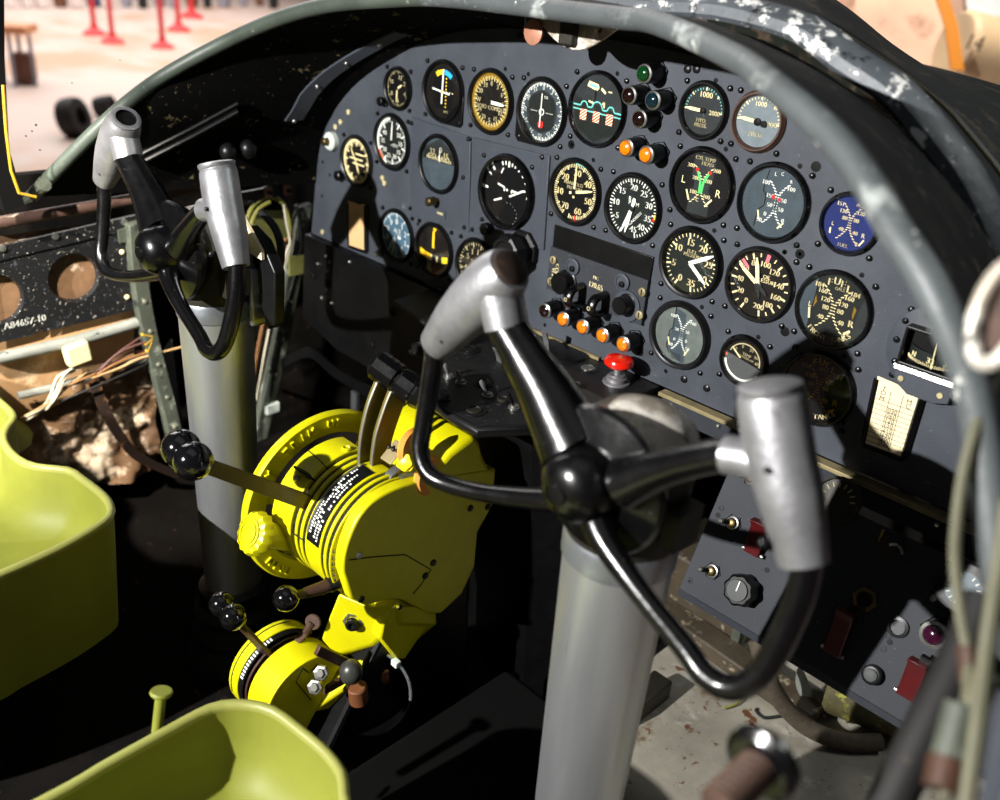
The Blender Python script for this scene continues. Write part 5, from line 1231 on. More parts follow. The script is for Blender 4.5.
p = at_q(351, 672, .012); MB().mat('ball_grey').sphere(p, .0135, (1, 1, 1.12), n=28).build('grey_ball_knob', t)
p2 = at_q(359, 696, .012); MB().mat('wood_brown').lathe([(.0115, 0), (.0115, .022), (.010, .024), (0, .024)], p2 + V((0, 0, -.006)), (0, -.15, 1), n=26).build('wooden_collar', t)
p = at_q(385, 678, .02); MB().mat('wood_brown').sphere(p, .006, (1, .7, 1.4), n=12).sphere(p + V((.002, 0, .010)), .0035, n=10).build('wing_screw', t)
MB().mat('white_plastic').box(at_q(396, 663, .022), (.010, .008, .008)).build('pale_clip', t, bevel=.001)
# black body carrying it all
pb_ = MB().mat('black_matt'); yz(pb_, [(.10, -.04), (.14, -.10), (.16, -.345), (-.12, -.345), (-.06, -.25), (.02, -.12)], -.085, .006, 'black_satin'); pb_.build('black_base', t, smooth=0, bevel=.006)
# ------------------------------------------------------------------ side wall on the left
XW = -.66
w_ = lambda px, py, dx=0: atX(px, py, XW + dx)
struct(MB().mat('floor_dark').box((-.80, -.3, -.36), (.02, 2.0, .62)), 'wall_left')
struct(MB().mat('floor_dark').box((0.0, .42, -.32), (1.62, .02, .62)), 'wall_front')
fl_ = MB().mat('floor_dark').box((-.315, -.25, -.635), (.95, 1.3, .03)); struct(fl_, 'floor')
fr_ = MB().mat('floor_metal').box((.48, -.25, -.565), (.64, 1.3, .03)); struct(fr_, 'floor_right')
o = MB().mat('rust_pipe').tube([w_(-20, 226), w_(100, 205), w_(200, 187), w_(262, 176)], .0085, 14, smooth=3).build('rusty_pipe'); tag(o, 'rusty brown pipe running along the left side below the hood', 'pipe')
o = MB().mat('frame_green').tube([w_(262, 182), w_(285, 176), w_(312, 164)], [.008, .010, .012], 12).build('pipe_end_fitting'); tag(o, 'pale end fitting where the side pipe meets the panel corner', 'fitting')
# angle strip
q = [w_(-15, 257), w_(8, 251), w_(110, 227), w_(140, 220)]
t = thing('side_angle_strip', 'grey-black angle strip with screws under the rusty pipe', 'strip', (0, 0, 0))
MB().mat('black_speck').strip(q, .019, .006, (0, 0, 1)).build('strip', t)
for px, py in ((55, 236), (2, 248), (124, 222)): MB().mat('steel').lathe([(.005, 0), (.005, .002), (0, .003)], w_(px, py, .004), (1, 0, 0), n=12).build('screw', t)
q2 = [w_(235, 200), w_(262, 195), w_(285, 186)]
o = MB().mat('black_speck').strip(q2, .022, .006, (0, 0, 1)).build('side_bracket_strip'); tag(o, 'speckled dark strip with white blobs right of the far yoke grip', 'strip')
for px, py in ((268, 192), (287, 190)):
    p = w_(px, py, .012); t = thing('pipe_clip', 'tan square clip with a bolt under the side pipe, ' + ('left one' if px < 280 else 'right one'), 'clip', p, 'tan clips under the side pipe')
    MB().mat('copper').box((0, 0, 0), (.006, .012, .016)).build('plate', t, bevel=.001); MB().mat('dark_steel').lathe([(.004, 0), (.004, .004), (0, .005)], (.003, 0, 0), (1, 0, 0), n=10).build('bolt', t)
# black panel with lightening holes
t = thing('perforated_panel', 'speckled black side panel with two round lightening holes and a stamped number', 'side panel', (0, 0, 0))
zt = lambda y: None
A = [w_(-30, 262), w_(140, 224), w_(142, 308), w_(-30, 350)]
def holed(mb, quad, holes, n=40):
    """planar sheet in x = XW with round holes: built as radial cells"""
    Ys = sorted([quad[0].y, quad[1].y]); cuts = [Ys[0]] + [(holes[i][0] + holes[i + 1][0]) / 2 for i in range(len(holes) - 1)] + [Ys[1]]
    top = lambda y: quad[0].z + (quad[1].z - quad[0].z) * (y - quad[0].y) / (quad[1].y - quad[0].y)
    bot = lambda y: quad[3].z + (quad[2].z - quad[3].z) * (y - quad[3].y) / (quad[2].y - quad[3].y)
    for (hy, hz, hr), y0, y1 in zip(holes, cuts, cuts[1:]):
        oc, ic, ib = [], [], []
        for k in range(n):
            a = 2 * PI * k / n; c_, s_ = math.cos(a), math.sin(a)
            ts = []
            if c_ > 1e-6: ts.append((y1 - hy) / c_)
            if c_ < -1e-6: ts.append((y0 - hy) / c_)
            for (fz, sg) in ((top, 1), (bot, -1)):
                m_ = (fz(hy + 1) - fz(hy)); den = s_ - m_ * c_
                if den * sg > 1e-6: ts.append((fz(hy) - hz) / den)
            tm = min(x for x in ts if x > 0)
            oc.append(V((XW, hy + c_ * tm, hz + s_ * tm))); ic.append(V((XW, hy + c_ * hr, hz + s_ * hr))); ib.append(V((XW - .008, hy + c_ * hr * .94, hz + s_ * hr * .94)))
        mb.loft([oc, ic, ib], True)
sp_ = MB().mat('black_speck'); h1, h0 = w_(74, 278), w_(-4, 300)
holed(sp_, A, [(h0.y, h0.z, .0365), (h1.y, h1.z, .0365)])
sp_.mat('white'); put_text(sp_, 'A84657-10', w_(25, 322, .0008), V((0, 1, .03)).normalized(), Z1, .0135, .95, .02)
sp_.build('panel', t, smooth=30)
for (px, py) in ((122, 252), (133, 247), (131, 263), (127, 312 - 15), (137, 296)): MB().mat('foam_cream').sphere(w_(px, py, .002), .004, n=8).build('rivet_blob', t)
# insulation behind and below
q = [w_(-30, 240, -.014), w_(150, 215, -.014), w_(150, 312, -.014), w_(-30, 362, -.014)]
o = MB().mat('quilt').quad(*q).build('insulation_blanket'); tag(o, 'crumpled tan insulation seen through the round holes of the side panel', 'insulation')
o = MB().mat('insulation').loft([[w_(-20, 345, -.012), w_(134, 306, -.012)], [w_(-20, 375, -.008), w_(134, 335, -.008)], [w_(-20, 446, -.03), w_(134, 364, -.03)]], False).build('insulation_slab'); tag(o, 'tan insulation board below the black side panel', 'insulation')
o = MB().mat('pale_pipe').tube([w_(-10, 360, .004), w_(75, 341, .004), w_(139, 322, .004)], .0088, 14).build('pale_conduit'); tag(o, 'pale chipped conduit pipe below the black side panel', 'pipe')
o = MB().mat('pale_pipe').tube([w_(18, 396, .0), w_(60, 386, .0), w_(148, 357, .0)], .006, 10).build('thin_conduit'); tag(o, 'thinner dark conduit below the foam block', 'pipe')
def crumple(quad, nu, nv, amp, mat, name):
    mb = MB().mat(mat); rows = []
    random.seed(11)
    from mathutils import noise
    for j in range(nv + 1):
        r = []
        for i in range(nu + 1):
            p = quad[0].lerp(quad[1], i / nu).lerp(quad[3].lerp(quad[2], i / nu), j / nv)
            r.append(p + V((amp * noise.fractal(p * 14, 1, 2, 4), 0, 0)))
        rows.append(r)
    mb.loft(rows, False); return mb.build(name, smooth=80)
o = crumple([w_(-20, 400, -.02), w_(152, 362, -.02), w_(158, 470, -.05), w_(-20, 520, -.05)], 60, 40, .03, 'quilt', 'insulation_quilt'); tag(o, 'crumpled brown and white quilted blanket below the wiring at the left', 'insulation')
o = MB().mat('strap_brown').strip(crom([w_(93, 380, .004), w_(105, 410, .006), w_(120, 436, 0), (w_(140, 458, -.01)), w_(180, 476, -.015)], 5), .016, .004, (0, 1, .3)).build('brown_strap'); tag(o, 'dark brown strap curving down over the quilted blanket', 'strap')
o = MB().mat('foam_cream').box(w_(77, 353, .014), (.02, .036, .034), Matrix.Rotation(R(8), 3, 'X')).build('foam_block', bevel=.004); tag(o, 'cream foam block tied on the wiring at the left', 'foam block')
# wiring hanging at the left
random.seed(5)
ends = []
wires = [('wire_white', [(82, 366), (66, 372), (55, 392), (48, 405), (25, 417)]), ('wire_tan', [(88, 370), (70, 385), (50, 402), (22, 418)]), ('wire_white', [(80, 368), (58, 376), (50, 395), (40, 410), (27, 421)]), ('wire_white', [(76, 370), (64, 378), (57, 396), (46, 410)]), ('wire_orange', [(96, 374), (80, 380), (62, 388), (54, 396)]),
         ('wire_maroon', [(96, 372), (110, 360), (126, 348), (140, 338)]), ('wire_maroon', [(98, 373), (115, 362), (132, 352), (148, 352)]), ('wire_orange', [(94, 376), (112, 366), (130, 358), (150, 352)]), ('wire_tan', [(92, 378), (120, 368), (140, 358), (190, 345)]), ('wire_maroon', [(100, 370), (118, 354), (136, 345), (148, 342)]), ('wire_black', [(60, 402), (92, 388), (130, 372), (150, 362)])]
for wi, (m_, pts) in enumerate(wires):
    o = MB().mat(m_).tube([w_(a + random.uniform(-1, 1), b, .012 + random.uniform(-.004, .006)) for a, b in pts], .0019, 7, smooth=5).build('loose_wire')
    tag(o, dict(wire_white='thin white wire', wire_tan='thin tan wire', wire_orange='thin orange-brown wire', wire_maroon='thin maroon wire', wire_black='thin black wire')[m_] + [' hanging lowest below the foam block', ' stretched from the foam block toward the left seat', ' running in the middle of the strands below the foam block', ', a short strand close under the foam block', ' crossing just under the foam block', ' lying topmost toward the yellow terminals', ' ending lowest at the yellow terminals', ' running right from the foam block to the frame', ' passing behind the grey-green frame toward the far column', ' ending at the middle yellow terminal', ' along the bottom of the bundle'][wi], 'wire', 'loose wires at the left')
for (a, b) in (((142, 334), (152, 336)), ((144, 345), (152, 338)), ((147, 352), (151, 341))):
    o = MB().mat('wire_yellow').tube([w_(*a, .016), w_(*b, .016)], .0035, 8).build('wire_terminal'); tag(o, dict({334: 'topmost', 345: 'middle', 352: 'lowest'})[a[1]] + ' of three yellow wire terminals at the grey-green frame', 'terminal', 'yellow wire terminals')
# frames
def frame(name, label, pts, wid, dx=.01, mat='frame_green'):
    P = crom([w_(a, b, dx) for a, b in pts], 4)
    t = thing(name, label, 'frame', (0, 0, 0)); MB().mat(mat).strip(P, wid, .018, (0, 1, .15)).build('web', t, bevel=.002)
    for i in range(2, len(P) - 1, 3): MB().mat('rivet_grey').lathe([(.0038, 0), (.0028, .002), (0, .0026)], P[i] + V((.009, 0, 0)), (1, 0, 0), n=10).build('rivet', t)
    return t
frame('fuselage_frame', 'grey-green riveted frame left of the far column', [(134, 222), (137, 262), (142, 300), (150, 340), (162, 385), (172, 425), (178, 465)], .024)
o = MB().mat('frame_green').prism([(0, 0), (.075, .012), (.075, -.02), (.03, -.022), (.0, -.018)], w_(117, 230, .004), V((0, 1, 0)), Z1, .004).build('frame_gusset'); tag(o, 'pale grey gusset at the top of the left frame', 'gusset')
o = MB().mat('aluminium').prism([(.0, .0), (.04, .05), (.045, -.12), (.02, -.13)], w_(150, 372, -.01), V((0, 1, 0)), Z1, .004).build('frame_cover'); tag(o, 'grey triangular plate against the left frame below the terminals', 'plate')
frame('rear_fuselage_frame', 'grey-green riveted frame right of the far column', [(303, 205), (296, 250), (288, 300), (278, 350), (268, 395), (258, 440)], .03, -.02)
o = MB().mat('zinc_green').prism([(0, 0), (.07, -.01), (.08, -.11), (.015, -.12)], w_(250, 210, -.06), V((0, 1, 0)), Z1, .006).build('zinc_bracket'); tag(o, 'olive primed bracket plate between the far yoke and the panel', 'bracket')
o = MB().mat('zinc_green').prism([(0, 0), (.04, -.004), (.04, -.035), (0, -.035)], w_(288, 256, .02), V((0, 1, 0)), Z1, .004).build('zinc_tab'); tag(o, 'small olive tab with a hole right of the wiring', 'tab')
o = MB().mat('white_plastic').box(w_(272, 408, .0), (.01, .028, .02)).build('cable_clip', bevel=.002); tag(o, 'white cable clip on the frame right of the far column', 'clip')
b_ = [('wire_olive', [(247, 246), (246, 225), (254, 205), (270, 197), (284, 205), (290, 228), (287, 250)]), ('wire_olive', [(251, 246), (251, 226), (258, 210), (270, 202)]), ('wire_white', [(284, 205), (287, 225), (290, 245), (282, 275), (276, 300)]), ('wire_orange', [(286, 238), (282, 260), (276, 285), (268, 312), (262, 335)]), ('wire_orange', [(281, 240), (275, 275), (266, 310), (258, 350), (252, 395)]), ('wire_white', [(289, 245), (280, 275), (273, 310), (266, 345), (256, 400)]), ('wire_tan', [(293, 232), (285, 262), (276, 290), (262, 330), (254, 370)]), ('wire_black', [(296, 205), (301, 235), (298, 262), (288, 300)]), ('wire_white', [(263, 290), (252, 297), (240, 300)]), ('wire_white', [(263, 296), (252, 304), (240, 308)]), ('wire_white', [(262, 302), (250, 311), (240, 318)]), ('wire_orange', [(256, 360), (250, 400), (246, 440), (242, 465)])]
for k, (m_, pts) in enumerate(b_):
    r_ = .0036 if m_ in ('wire_orange', 'wire_olive') else .0024
    o = MB().mat(m_).tube([w_(a, b, .0 + .006 * (k % 3)) for a, b in pts], r_, 8, smooth=5).build('harness_wire')
    tag(o, dict(wire_white='white wire', wire_tan='tan wire', wire_orange='orange-brown wire', wire_olive='olive yellow looped wire', wire_black='black wire')[m_] + [', the outer loop at the top of the harness', ', the inner loop at the top of the harness', ' starting at the right of the looped wires', ', short upper one with the frayed end', ', the long thick one down the middle of the harness', ', the long one beside the thick orange-brown run', ' starting highest near the olive tab', ' at the right edge of the harness', ', top of three short ends right of the far column', ', middle of three short ends right of the far column', ', lowest of three short ends right of the far column', ', the lowest stretch beside the white clip'][k], 'wire', 'harness wires right of the far column')
o = MB().mat('strap_brown').tube([w_(180, 468, .0), w_(196, 470, .03)], .004, 8).build('frame_stub'); tag(o, 'short brown stub bolt at the foot of the left frame', 'bolt')
o = MB().mat('lever_brown').tube([(-.45, .06, -.36), (-.33, .06, -.30), (-.2, .06, -.24)], .009, 10).build('floor_conduit'); tag(o, 'brown conduit in the dark behind the trim wheel', 'pipe')
o = MB().mat('aluminium').box(atY(355, 407, .03), (.016, .006, .06)).build('silver_tab'); tag(o, 'narrow silver bracket tab behind the throttle lever', 'tab')
# window post and pane at the far left
wp = MB().mat('black_matt'); wp.strip([atX(-18, -260, -.62), atX(-10, -10, -.62), atX(-9, 60, -.62), atX(-4, 150, -.62), atX(12, 207, -.62)], .026, .02, (0, 1, .2))
t = thing('window_post', 'dark window post with yellowed corroded edge at the left border', 'window post', (0, 0, 0)); wp.build('post', t)
MB().mat('wire_yellow').tube([atX(3, 85, -.60), atX(6, 130, -.60), atX(11, 170, -.60), atX(19, 193, -.60), atX(36, 197, -.60)], .0020, 8).build('corroded_edge', t)
t = thing('window_pane', 'dusty window pane between the dark post and the curved hood rim', 'window', (0, 0, 0))
MB().mat('window_glass').poly([atX(a, b, -.70) for a, b in ((-30, -40), (340, -40), (310, 6), (230, 42), (165, 82), (110, 125), (60, 175), (20, 205), (-30, 205))]).build('glass', t, smooth=0)
for (px, py, r_) in ((36, 125, .0016), (32, 131, .0012), (72, 83, .0010), (26, 136, .0012), (40, 150, .0012), (120, 60, .0008)): MB().mat('dblack').lathe([(r_, 0), (0, .0004)], atX(px, py, -.699), (1, -.5, .2), n=10).build('dust_speck', t)
# ------------------------------------------------------------------ seats
def seat(name, label, px, extra, Z=-.30, flip=1):
    pts = [atZ(a, b, Z) for a, b in px] + [V((x, y, Z)) for x, y in extra]
    P = resample(crom(pts, 8, True) + [pts[0]], 141)[:-1]
    n = len(P)
    area = sum(P[i].x * P[(i + 1) % n].y - P[(i + 1) % n].x * P[i].y for i in range(n))
    s_ = 1 if area > 0 else -1
    nor = []
    for i in range(n):
        d = (P[(i + 2) % n] - P[i - 2]).normalized(); nor.append(V((-d.y * s_, d.x * s_, 0)))
    off = lambda o_, z: [p + q * o_ + V((0, 0, z)) for p, q in zip(P, nor)]
    t = thing(name, label, 'seat', (0, 0, 0), 'olive bucket seats')
    MB().mat('seat_olive').loft([off(.012, -.16), off(.004, -.05), off(0.001, -.004)], True).build('outer_shell', t, smooth=60)
    MB().mat('seat_lip').loft([off(.0, -.006), off(-.001, -.002), off(.001, .001), off(.004, .0018), off(.007, .001), off(.0085, -.002), off(.008, -.006)], True).build('rolled_lip', t, smooth=60)
    cx = sum((p for p in P), V()) / n
    rings = [off(.008, -.005), off(.010, -.03), off(.014, -.055), off(.024, -.072), off(.040, -.082)]
    last = rings[-1]
    rings.append([p.lerp(V((cx.x, cx.y, p.z)), .5) + V((0, 0, -.004)) for p in last]); rings.append([p.lerp(V((cx.x, cx.y, p.z)), .97) + V((0, 0, -.006)) for p in last])
    MB().mat('seat_olive').loft(rings, True, (False, True)).build('seat_pan', t, smooth=60)
    return t
s1 = seat('pilot_seat', 'olive bucket seat at the left edge with a wavy front lip', [(-40, 592), (0, 575), (60, 548), (96, 528), (112, 516), (114, 505), (106, 492), (84, 475), (70, 467), (36, 463), (18, 454), (7, 440), (8, 428), (16, 414), (0, 397), (-40, 364)], [(-.62, -.52), (-.66, -.60), (-.66, -.85), (-.58, -.95), (-.30, -.95), (-.225, -.85)])
s2 = seat('copilot_seat', 'olive bucket seat at the bottom edge with a rounded front corner', [(34, 799), (100, 762), (165, 726), (205, 705), (226, 699.5), (252, 699.5), (278, 707), (305, 727), (330, 748), (346, 770), (348, 790), (344, 820)], [(.262, -.66), (.30, -.70), (.36, -.70), (.45, -.70), (.49, -.74), (.49, -.95), (.42, -1.05), (.14, -1.05), (.085, -.95)])
p = atZ(158, 722, -.31); t = thing('seat_release_knob', 'small olive flat-headed knob beside the bottom seat', 'knob', p)
MB().mat('seat_olive').lathe([(.0, .03), (.0085, .03), (.0095, .028), (.0085, .026), (.0045, .025), (.0045, -.03)], (0, 0, 0), (-.1, .25, 1), n=24).build('stem_and_head', t)
for (px, py) in ((190, 777), (184, 793)):
    p = atZ(px, py, -.375); o = MB().mat('seat_olive').lathe([(.006, 0), (.005, .003), (0, .004)], p, (.8, .1, .5), n=14).build('seat_screw', s2)
# ------------------------------------------------------------------ right side floor things
fz = lambda px, py, z=-.55: atZ(px, py, z)
o = MB().mat('hose_braid').tube([fz(757, 640, -.42), fz(766, 672, -.45), fz(780, 700, -.49), fz(800, 722, -.52), fz(825, 736, -.535), fz(850, 742, -.538), fz(880, 742, -.538)], .011, 14, smooth=6).build('braided_hose'); tag(o, 'grey braided hose curving across the floor under the switch panel', 'hose')
p = fz(706, 630); t = thing('floor_box', 'dirty brown metal box on the floor under the left end of the switch panel', 'box', p)
MB().mat('box_brown').box((-.02, .05, .05), (.15, .12, .10)).build('body', t, bevel=.004); MB().mat('frame_green').box((.052, -.01, .05), (.012, .012, .10)).build('corner_strip', t)
o = MB().mat('box_brown').box(fz(690, 700) + V((0, .10, .012)), (.26, .04, .025), Matrix.Rotation(R(-4), 3, 'Z')).build('floor_rail', bevel=.003); tag(o, 'worn floor rail in front of the dirty brown box', 'rail')
p = fz(848, 715); t = thing('mouldy_canister', 'brown canister with green corrosion under the switch panel', 'canister', p)
MB().mat('mould_green').lathe([(0, -.035), (.030, -.035), (.034, -.03), (.034, .10), (0, .10)], (0, .0, .035), (.85, .3, 0), n=28).build('body', t); MB().mat('mould_green').torus((.0, 0, .035), (.85, .3, 0), .034, .003, n=28).build('band', t)
p = fz(835, 690); t = thing('hinge_bracket', 'small steel hinge bracket standing beside the corroded canister', 'bracket', p)
MB().mat('frame_green').box((0, .02, .03), (.014, .01, .07)).build('upright', t, bevel=.002); MB().mat('dark_casting').lathe([(.012, -.01), (.012, .012), (0, .012)], (-.004, .01, .006), (1, -.3, 0), n=16).build('knuckle', t)
o = MB().mat('box_brown').box(fz(812, 688) + V((0, .08, .03)), (.05, .06, .06)).build('small_brown_box', bevel=.004); tag(o, 'small tan box under the switch panel behind the hose', 'box')
o = MB().mat('pale_pipe').strip(crom([fz(800, 668, -.49), fz(804, 690, -.52), fz(812, 712, -.54)], 4), [.004, .010, .014, .018, .018, .016, .014, .012, .01], .003, (.8, .6, 0)).build('grey_blade'); tag(o, 'grey pointed metal blade beside the hose', 'blade')
o = MB().mat('wire_black').tube([fz(757, 709), fz(757, 712), fz(765, 718), fz(783, 716)], .0025, 8, smooth=5).build('black_wire_loop'); tag(o, 'thin black wire loop on the floor left of the hose', 'wire')
o = MB().mat('wire_olive').tube([fz(741, 688, -.545), fz(742, 697, -.545), fz(736, 704, -.545), fz(724, 708, -.545)], .0016, 8, smooth=5).build('green_wire'); tag(o, 'thin green wire curl on the floor below the near yoke', 'wire')
o = MB().mat('dark_casting').box(fz(640, 728) + V((-.02, .03, .015)), (.03, .08, .03)).build('dark_floor_bracket', bevel=.003); tag(o, 'dark bracket on the floor right of the near column', 'bracket')
o = MB().mat('box_brown').loft([[fz(352, 770, -.56), fz(376, 782, -.56), fz(400, 806, -.56)], [p + V((.004, -.004, -.05)) for p in (fz(352, 770, -.56), fz(376, 782, -.56), fz(400, 806, -.56))]], False).build('floor_edge_plate'); tag(o, 'rusty bent plate edge on the dark floor right of the bottom seat', 'plate')
# black centre tunnel beside the near column
t = thing('centre_tunnel', 'black centre tunnel cover left of the near column with a faint embossed panel', 'tunnel cover', (0, 0, 0))
MB().mat('black_matt').box((.142, -.37, -.56), (.155, .40, .08)).build('cover', t, bevel=.01)
# blurred foreground pedal arm
c0 = atD(764, 762, .43)
t = thing('foreground_crank', 'blurred black disc with a rusty threaded rod at the bottom right foreground', 'crank', c0)
ax_ = (atD(735, 790, .415) - c0).normalized()
MB().mat('black_gloss').lathe([(0, -.006), (.014, -.006), (.019, -.001), (.019, .003), (.015, .006), (0, .006)], (0, 0, 0), ax_, n=36).build('disc', t)
MB().mat('rod_rust').lathe([(.0085 + .0012 * (i % 2), .004 + .0022 * i) for i in range(16)] + [(0, .038)], (0, 0, 0), ax_, n=22).build('threaded_rod', t)
# cables in the right foreground
def dpath(pts): return [atD(a, b, d) for a, b, d in pts]
o = MB().mat('wire_beige').tube(dpath([(1010, 330, .44), (996, 375, .44), (978, 420, .43), (964, 470, .43), (957, 520, .43), (955, 560, .43), (960, 610, .425), (967, 650, .42), (968, 690, .41), (958, 740, .40), (945, 800, .39)]), .0028, 10, smooth=5).build('beige_cable'); tag(o, 'beige cable hanging down the right edge in front of the switch panel', 'cable')
o = MB().mat('wire_beige').tube(dpath([(1008, 500, .40), (1000, 560, .40), (992, 610, .395), (985, 660, .39), (978, 720, .38), (966, 810, .37)]), .0035, 10, smooth=5).build('pale_cable'); tag(o, 'pale cable at the extreme right edge, right of the beige one', 'cable')
o = MB().mat('lever_brown').tube(dpath([(966, 645, .42), (968, 665, .418), (969, 684, .415)]), .0045, 10).build('cable_sleeve'); tag(o, 'rusty brown sleeve on the beige cable', 'sleeve')
o = MB().mat('boot_dark').tube(dpath([(985, 600, .47), (960, 660, .46), (925, 730, .45), (885, 815, .44)]), .0105, 12, smooth=4).build('dark_strut'); tag(o, 'blurred dark brown strut running diagonally at the lower right', 'strut')
t = thing('cable_connector', 'pale green tube connector with copper end at the bottom right', 'connector', atD(955, 745, .40))
p0, p1, p2 = atD(962, 705, .40) - t.location, atD(948, 760, .395) - t.location, atD(942, 790, .39) - t.location
MB().mat('frame_green').tube([p0, p1], .0075, 14).build('barrel', t); MB().mat('lever_brown').tube([p1, p2], .0085, 14).build('copper_end', t); MB().mat('wire_beige').tube([p0 + V((.004, 0, .004)), p0 + V((.004, .004, .018))], .006, 12).build('pale_sleeve', t)
o = MB().mat('panel_grey').strip(dpath([(1012, 690, .34), (998, 760, .335), (985, 830, .33)]), .02, .004, (0, 0, 1)).build('blue_grey_flap'); tag(o, 'blue-grey blurred strip in the extreme lower right corner', 'strip')
# oval ring at the right edge
c0 = atD(1001, 314, .36)
t = thing('oval_ring', 'blurred white oval ring with reddish inside at the right edge', 'ring', c0)
vd = (CP - c0).normalized(); upv = V((0, 0, 1)); sd_ = upv.cross(vd).normalized(); upv = vd.cross(sd_)
pts = [sd_ * (.0085 * math.cos(2 * PI * k / 40)) + upv * (.0205 * math.sin(2 * PI * k / 40)) for k in range(40)]
MB().mat('chipped_silver').tube(pts, .0032, 12, closed=True).build('rim', t)
pts2 = [p * .75 - vd * .002 for p in pts]; MB().mat('rod_rust').poly(pts2).build('inner_pad', t)
# ------------------------------------------------------------------ hangar outside
mk('hangar_floor', (.80, .71, .67), .45, var=.06, scale=.8, chips=[(.25, .52, (.76, .60, .50), .12)])
mk('hangar_wall', (.62, .55, .52), .8, var=.2, scale=.6)
mk('post_red', (.80, .16, .18), .5); mk('tyre', (.06, .06, .065), .7); mk('bench_wood', (.80, .55, .38), .6, var=.1, scale=3); mk('crate_brown', (.42, .27, .20), .7, var=.4, scale=3)
mk('clutter_grey', (.55, .55, .60), .6, var=.3, scale=2); mk('clutter_blue', (.25, .3, .42), .6); mk('barrier_white', (.88, .84, .82), .6)
mk('tan_wall', (.86, .70, .60), .8, var=.2, scale=2.5, chips=[(3, .58, (.58, .42, .34), .15)]); mk('drum_tan', (.86, .74, .58), .5, var=.15, scale=3); mk('strap_orange', (.90, .55, .12), .5); mk('tarp_pale', (.84, .82, .82), .6, var=.25, scale=2); mk('stencil', (.22, .15, .10), .8)
ZF = -2.4
struct(MB().mat('hangar_floor').quad((-70, -20, ZF), (30, -20, ZF), (30, 70, ZF), (-70, 70, ZF)), 'hangar_ground')
struct(MB().mat('hangar_wall').quad((-70, 26, ZF), (-14, 42, ZF), (-14, 42, 6), (-70, 26, 6)), 'wall_far')
g_ = lambda px, py: atZ(px, py, ZF)
def stand(px, py, top, label, w=.065):
    b = g_(px, py); t = thing('red_jack_stand', label, 'stand', b, 'red stands in the hangar')
    h = max(.8, (b - CP).length * (py - top) / F * 1.1)
    s = (b - CP).length / 26
    MB().mat('post_red').tube([(0, 0, .05), (0, 0, h)], w * s, 12).build('post', t)
    MB().mat('post_red').lathe([(.28 * s, 0), (.28 * s, .05 * s), (.1 * s, .16 * s), (w * s, .3 * s)], (0, 0, 0), (0, 0, 1), n=24).build('foot', t)
stand(163, 48, 0, 'red stand in the hangar, nearest and tallest, middle of the window')
stand(113, 43, -4, 'red stand in the hangar right beside the white hoop', .06); stand(95, 35, -4, 'red stand in the hangar left of the white hoop', .06)
stand(179, 31, -4, 'red stand in the hangar just right of the tallest one', .06); stand(192, 18, -8, 'red stand in the hangar farthest to the right', .06)
b = g_(104, 42); t = thing('white_hoop', 'white hoop hanging between two red stands in the hangar', 'hoop', b + V((0, 0, 1.0)))
vd = (CP - b); vd.z = 0; vd.normalize(); MB().mat('barrier_white').torus((0, 0, .55), vd, .42, .07, n=30, m=8).build('ring', t)
b = g_(20, 84); s = (b - CP).length / F
t = thing('work_bench', 'bench with tan wooden top on the hangar floor at the far left', 'bench', b)
MB().mat('bench_wood').box((0, 0, s * 44), (s * 36, s * 30, s * 6), Matrix.Rotation(R(-35), 3, 'Z')).build('top', t)
for i, (dx_, dy_) in enumerate(((-13, -8), (13, -8), (13, 8), (-13, 8))): MB().mat('clutter_grey').box((dx_ * s, dy_ * s, s * 20), (s * 2.5, s * 2.5, s * 42)).build('leg', t)
o = MB().mat('crate_brown').box(b + V((0, .1, s * 13)), (s * 20, s * 16, s * 24), Matrix.Rotation(R(-35), 3, 'Z')).build('brown_crate', bevel=.05); tag(o, 'brown crate under the tan bench in the hangar', 'crate')
for (px, py, r_, lb) in ((76, 128, 17, 'black aircraft tyre lying on the hangar floor near the hood rim'), (106, 108, 9, 'black tyre half hidden behind the curved hood rim')):
    b = g_(px, py + 8); s = (b - CP).length / F; t = thing('aircraft_tyre', lb, 'tyre', b + V((0, 0, s * r_ * .9)))
    MB().mat('tyre').lathe([(s * r_ * .5, -s * 8), (s * r_ * .95, -s * 7.5), (s * r_ * 1.02, -s * 4), (s * r_ * 1.02, s * 4), (s * r_ * .95, s * 7.5), (s * r_ * .5, s * 8), (s * r_ * .45, 0), (0, 0)], (0, 0, 0), (.75, .62, .25), n=36).build('tread', t)
random.seed(3)
ORD = 'first second third fourth fifth sixth seventh eighth ninth tenth eleventh twelfth thirteenth fourteenth fifteenth sixteenth seventeenth eighteenth'.split()
NMC = dict(clutter_grey='grey', clutter_blue='blue-grey', crate_brown='brown', barrier_white='white', post_red='red', tyre='black')
for i in range(18):
    px = -6 + i * 16.5 + random.uniform(-2, 2); b = g_(px, random.uniform(5, 9)); s = (b - CP).length / F
    m_ = random.choice(['clutter_grey', 'clutter_blue', 'crate_brown', 'barrier_white', 'clutter_grey', 'post_red', 'tyre'])
    w = random.uniform(6, 9.5) * s; h = random.uniform(8, 22) * s
    o = MB().mat(m_).box((0, 0, h / 2), (w, w, h), Matrix.Rotation(random.random(), 3, 'Z')).box((w * .1, 0, h * 1.1), (w * .5, w * .5, h * .3)).build('stored_crate', bevel=.08, loc=b)
    tag(o, 'blurred ' + NMC[m_] + ' crate, ' + ORD[i] + ' from the left along the back of the hangar', 'crate', 'stored crates along the back of the hangar')
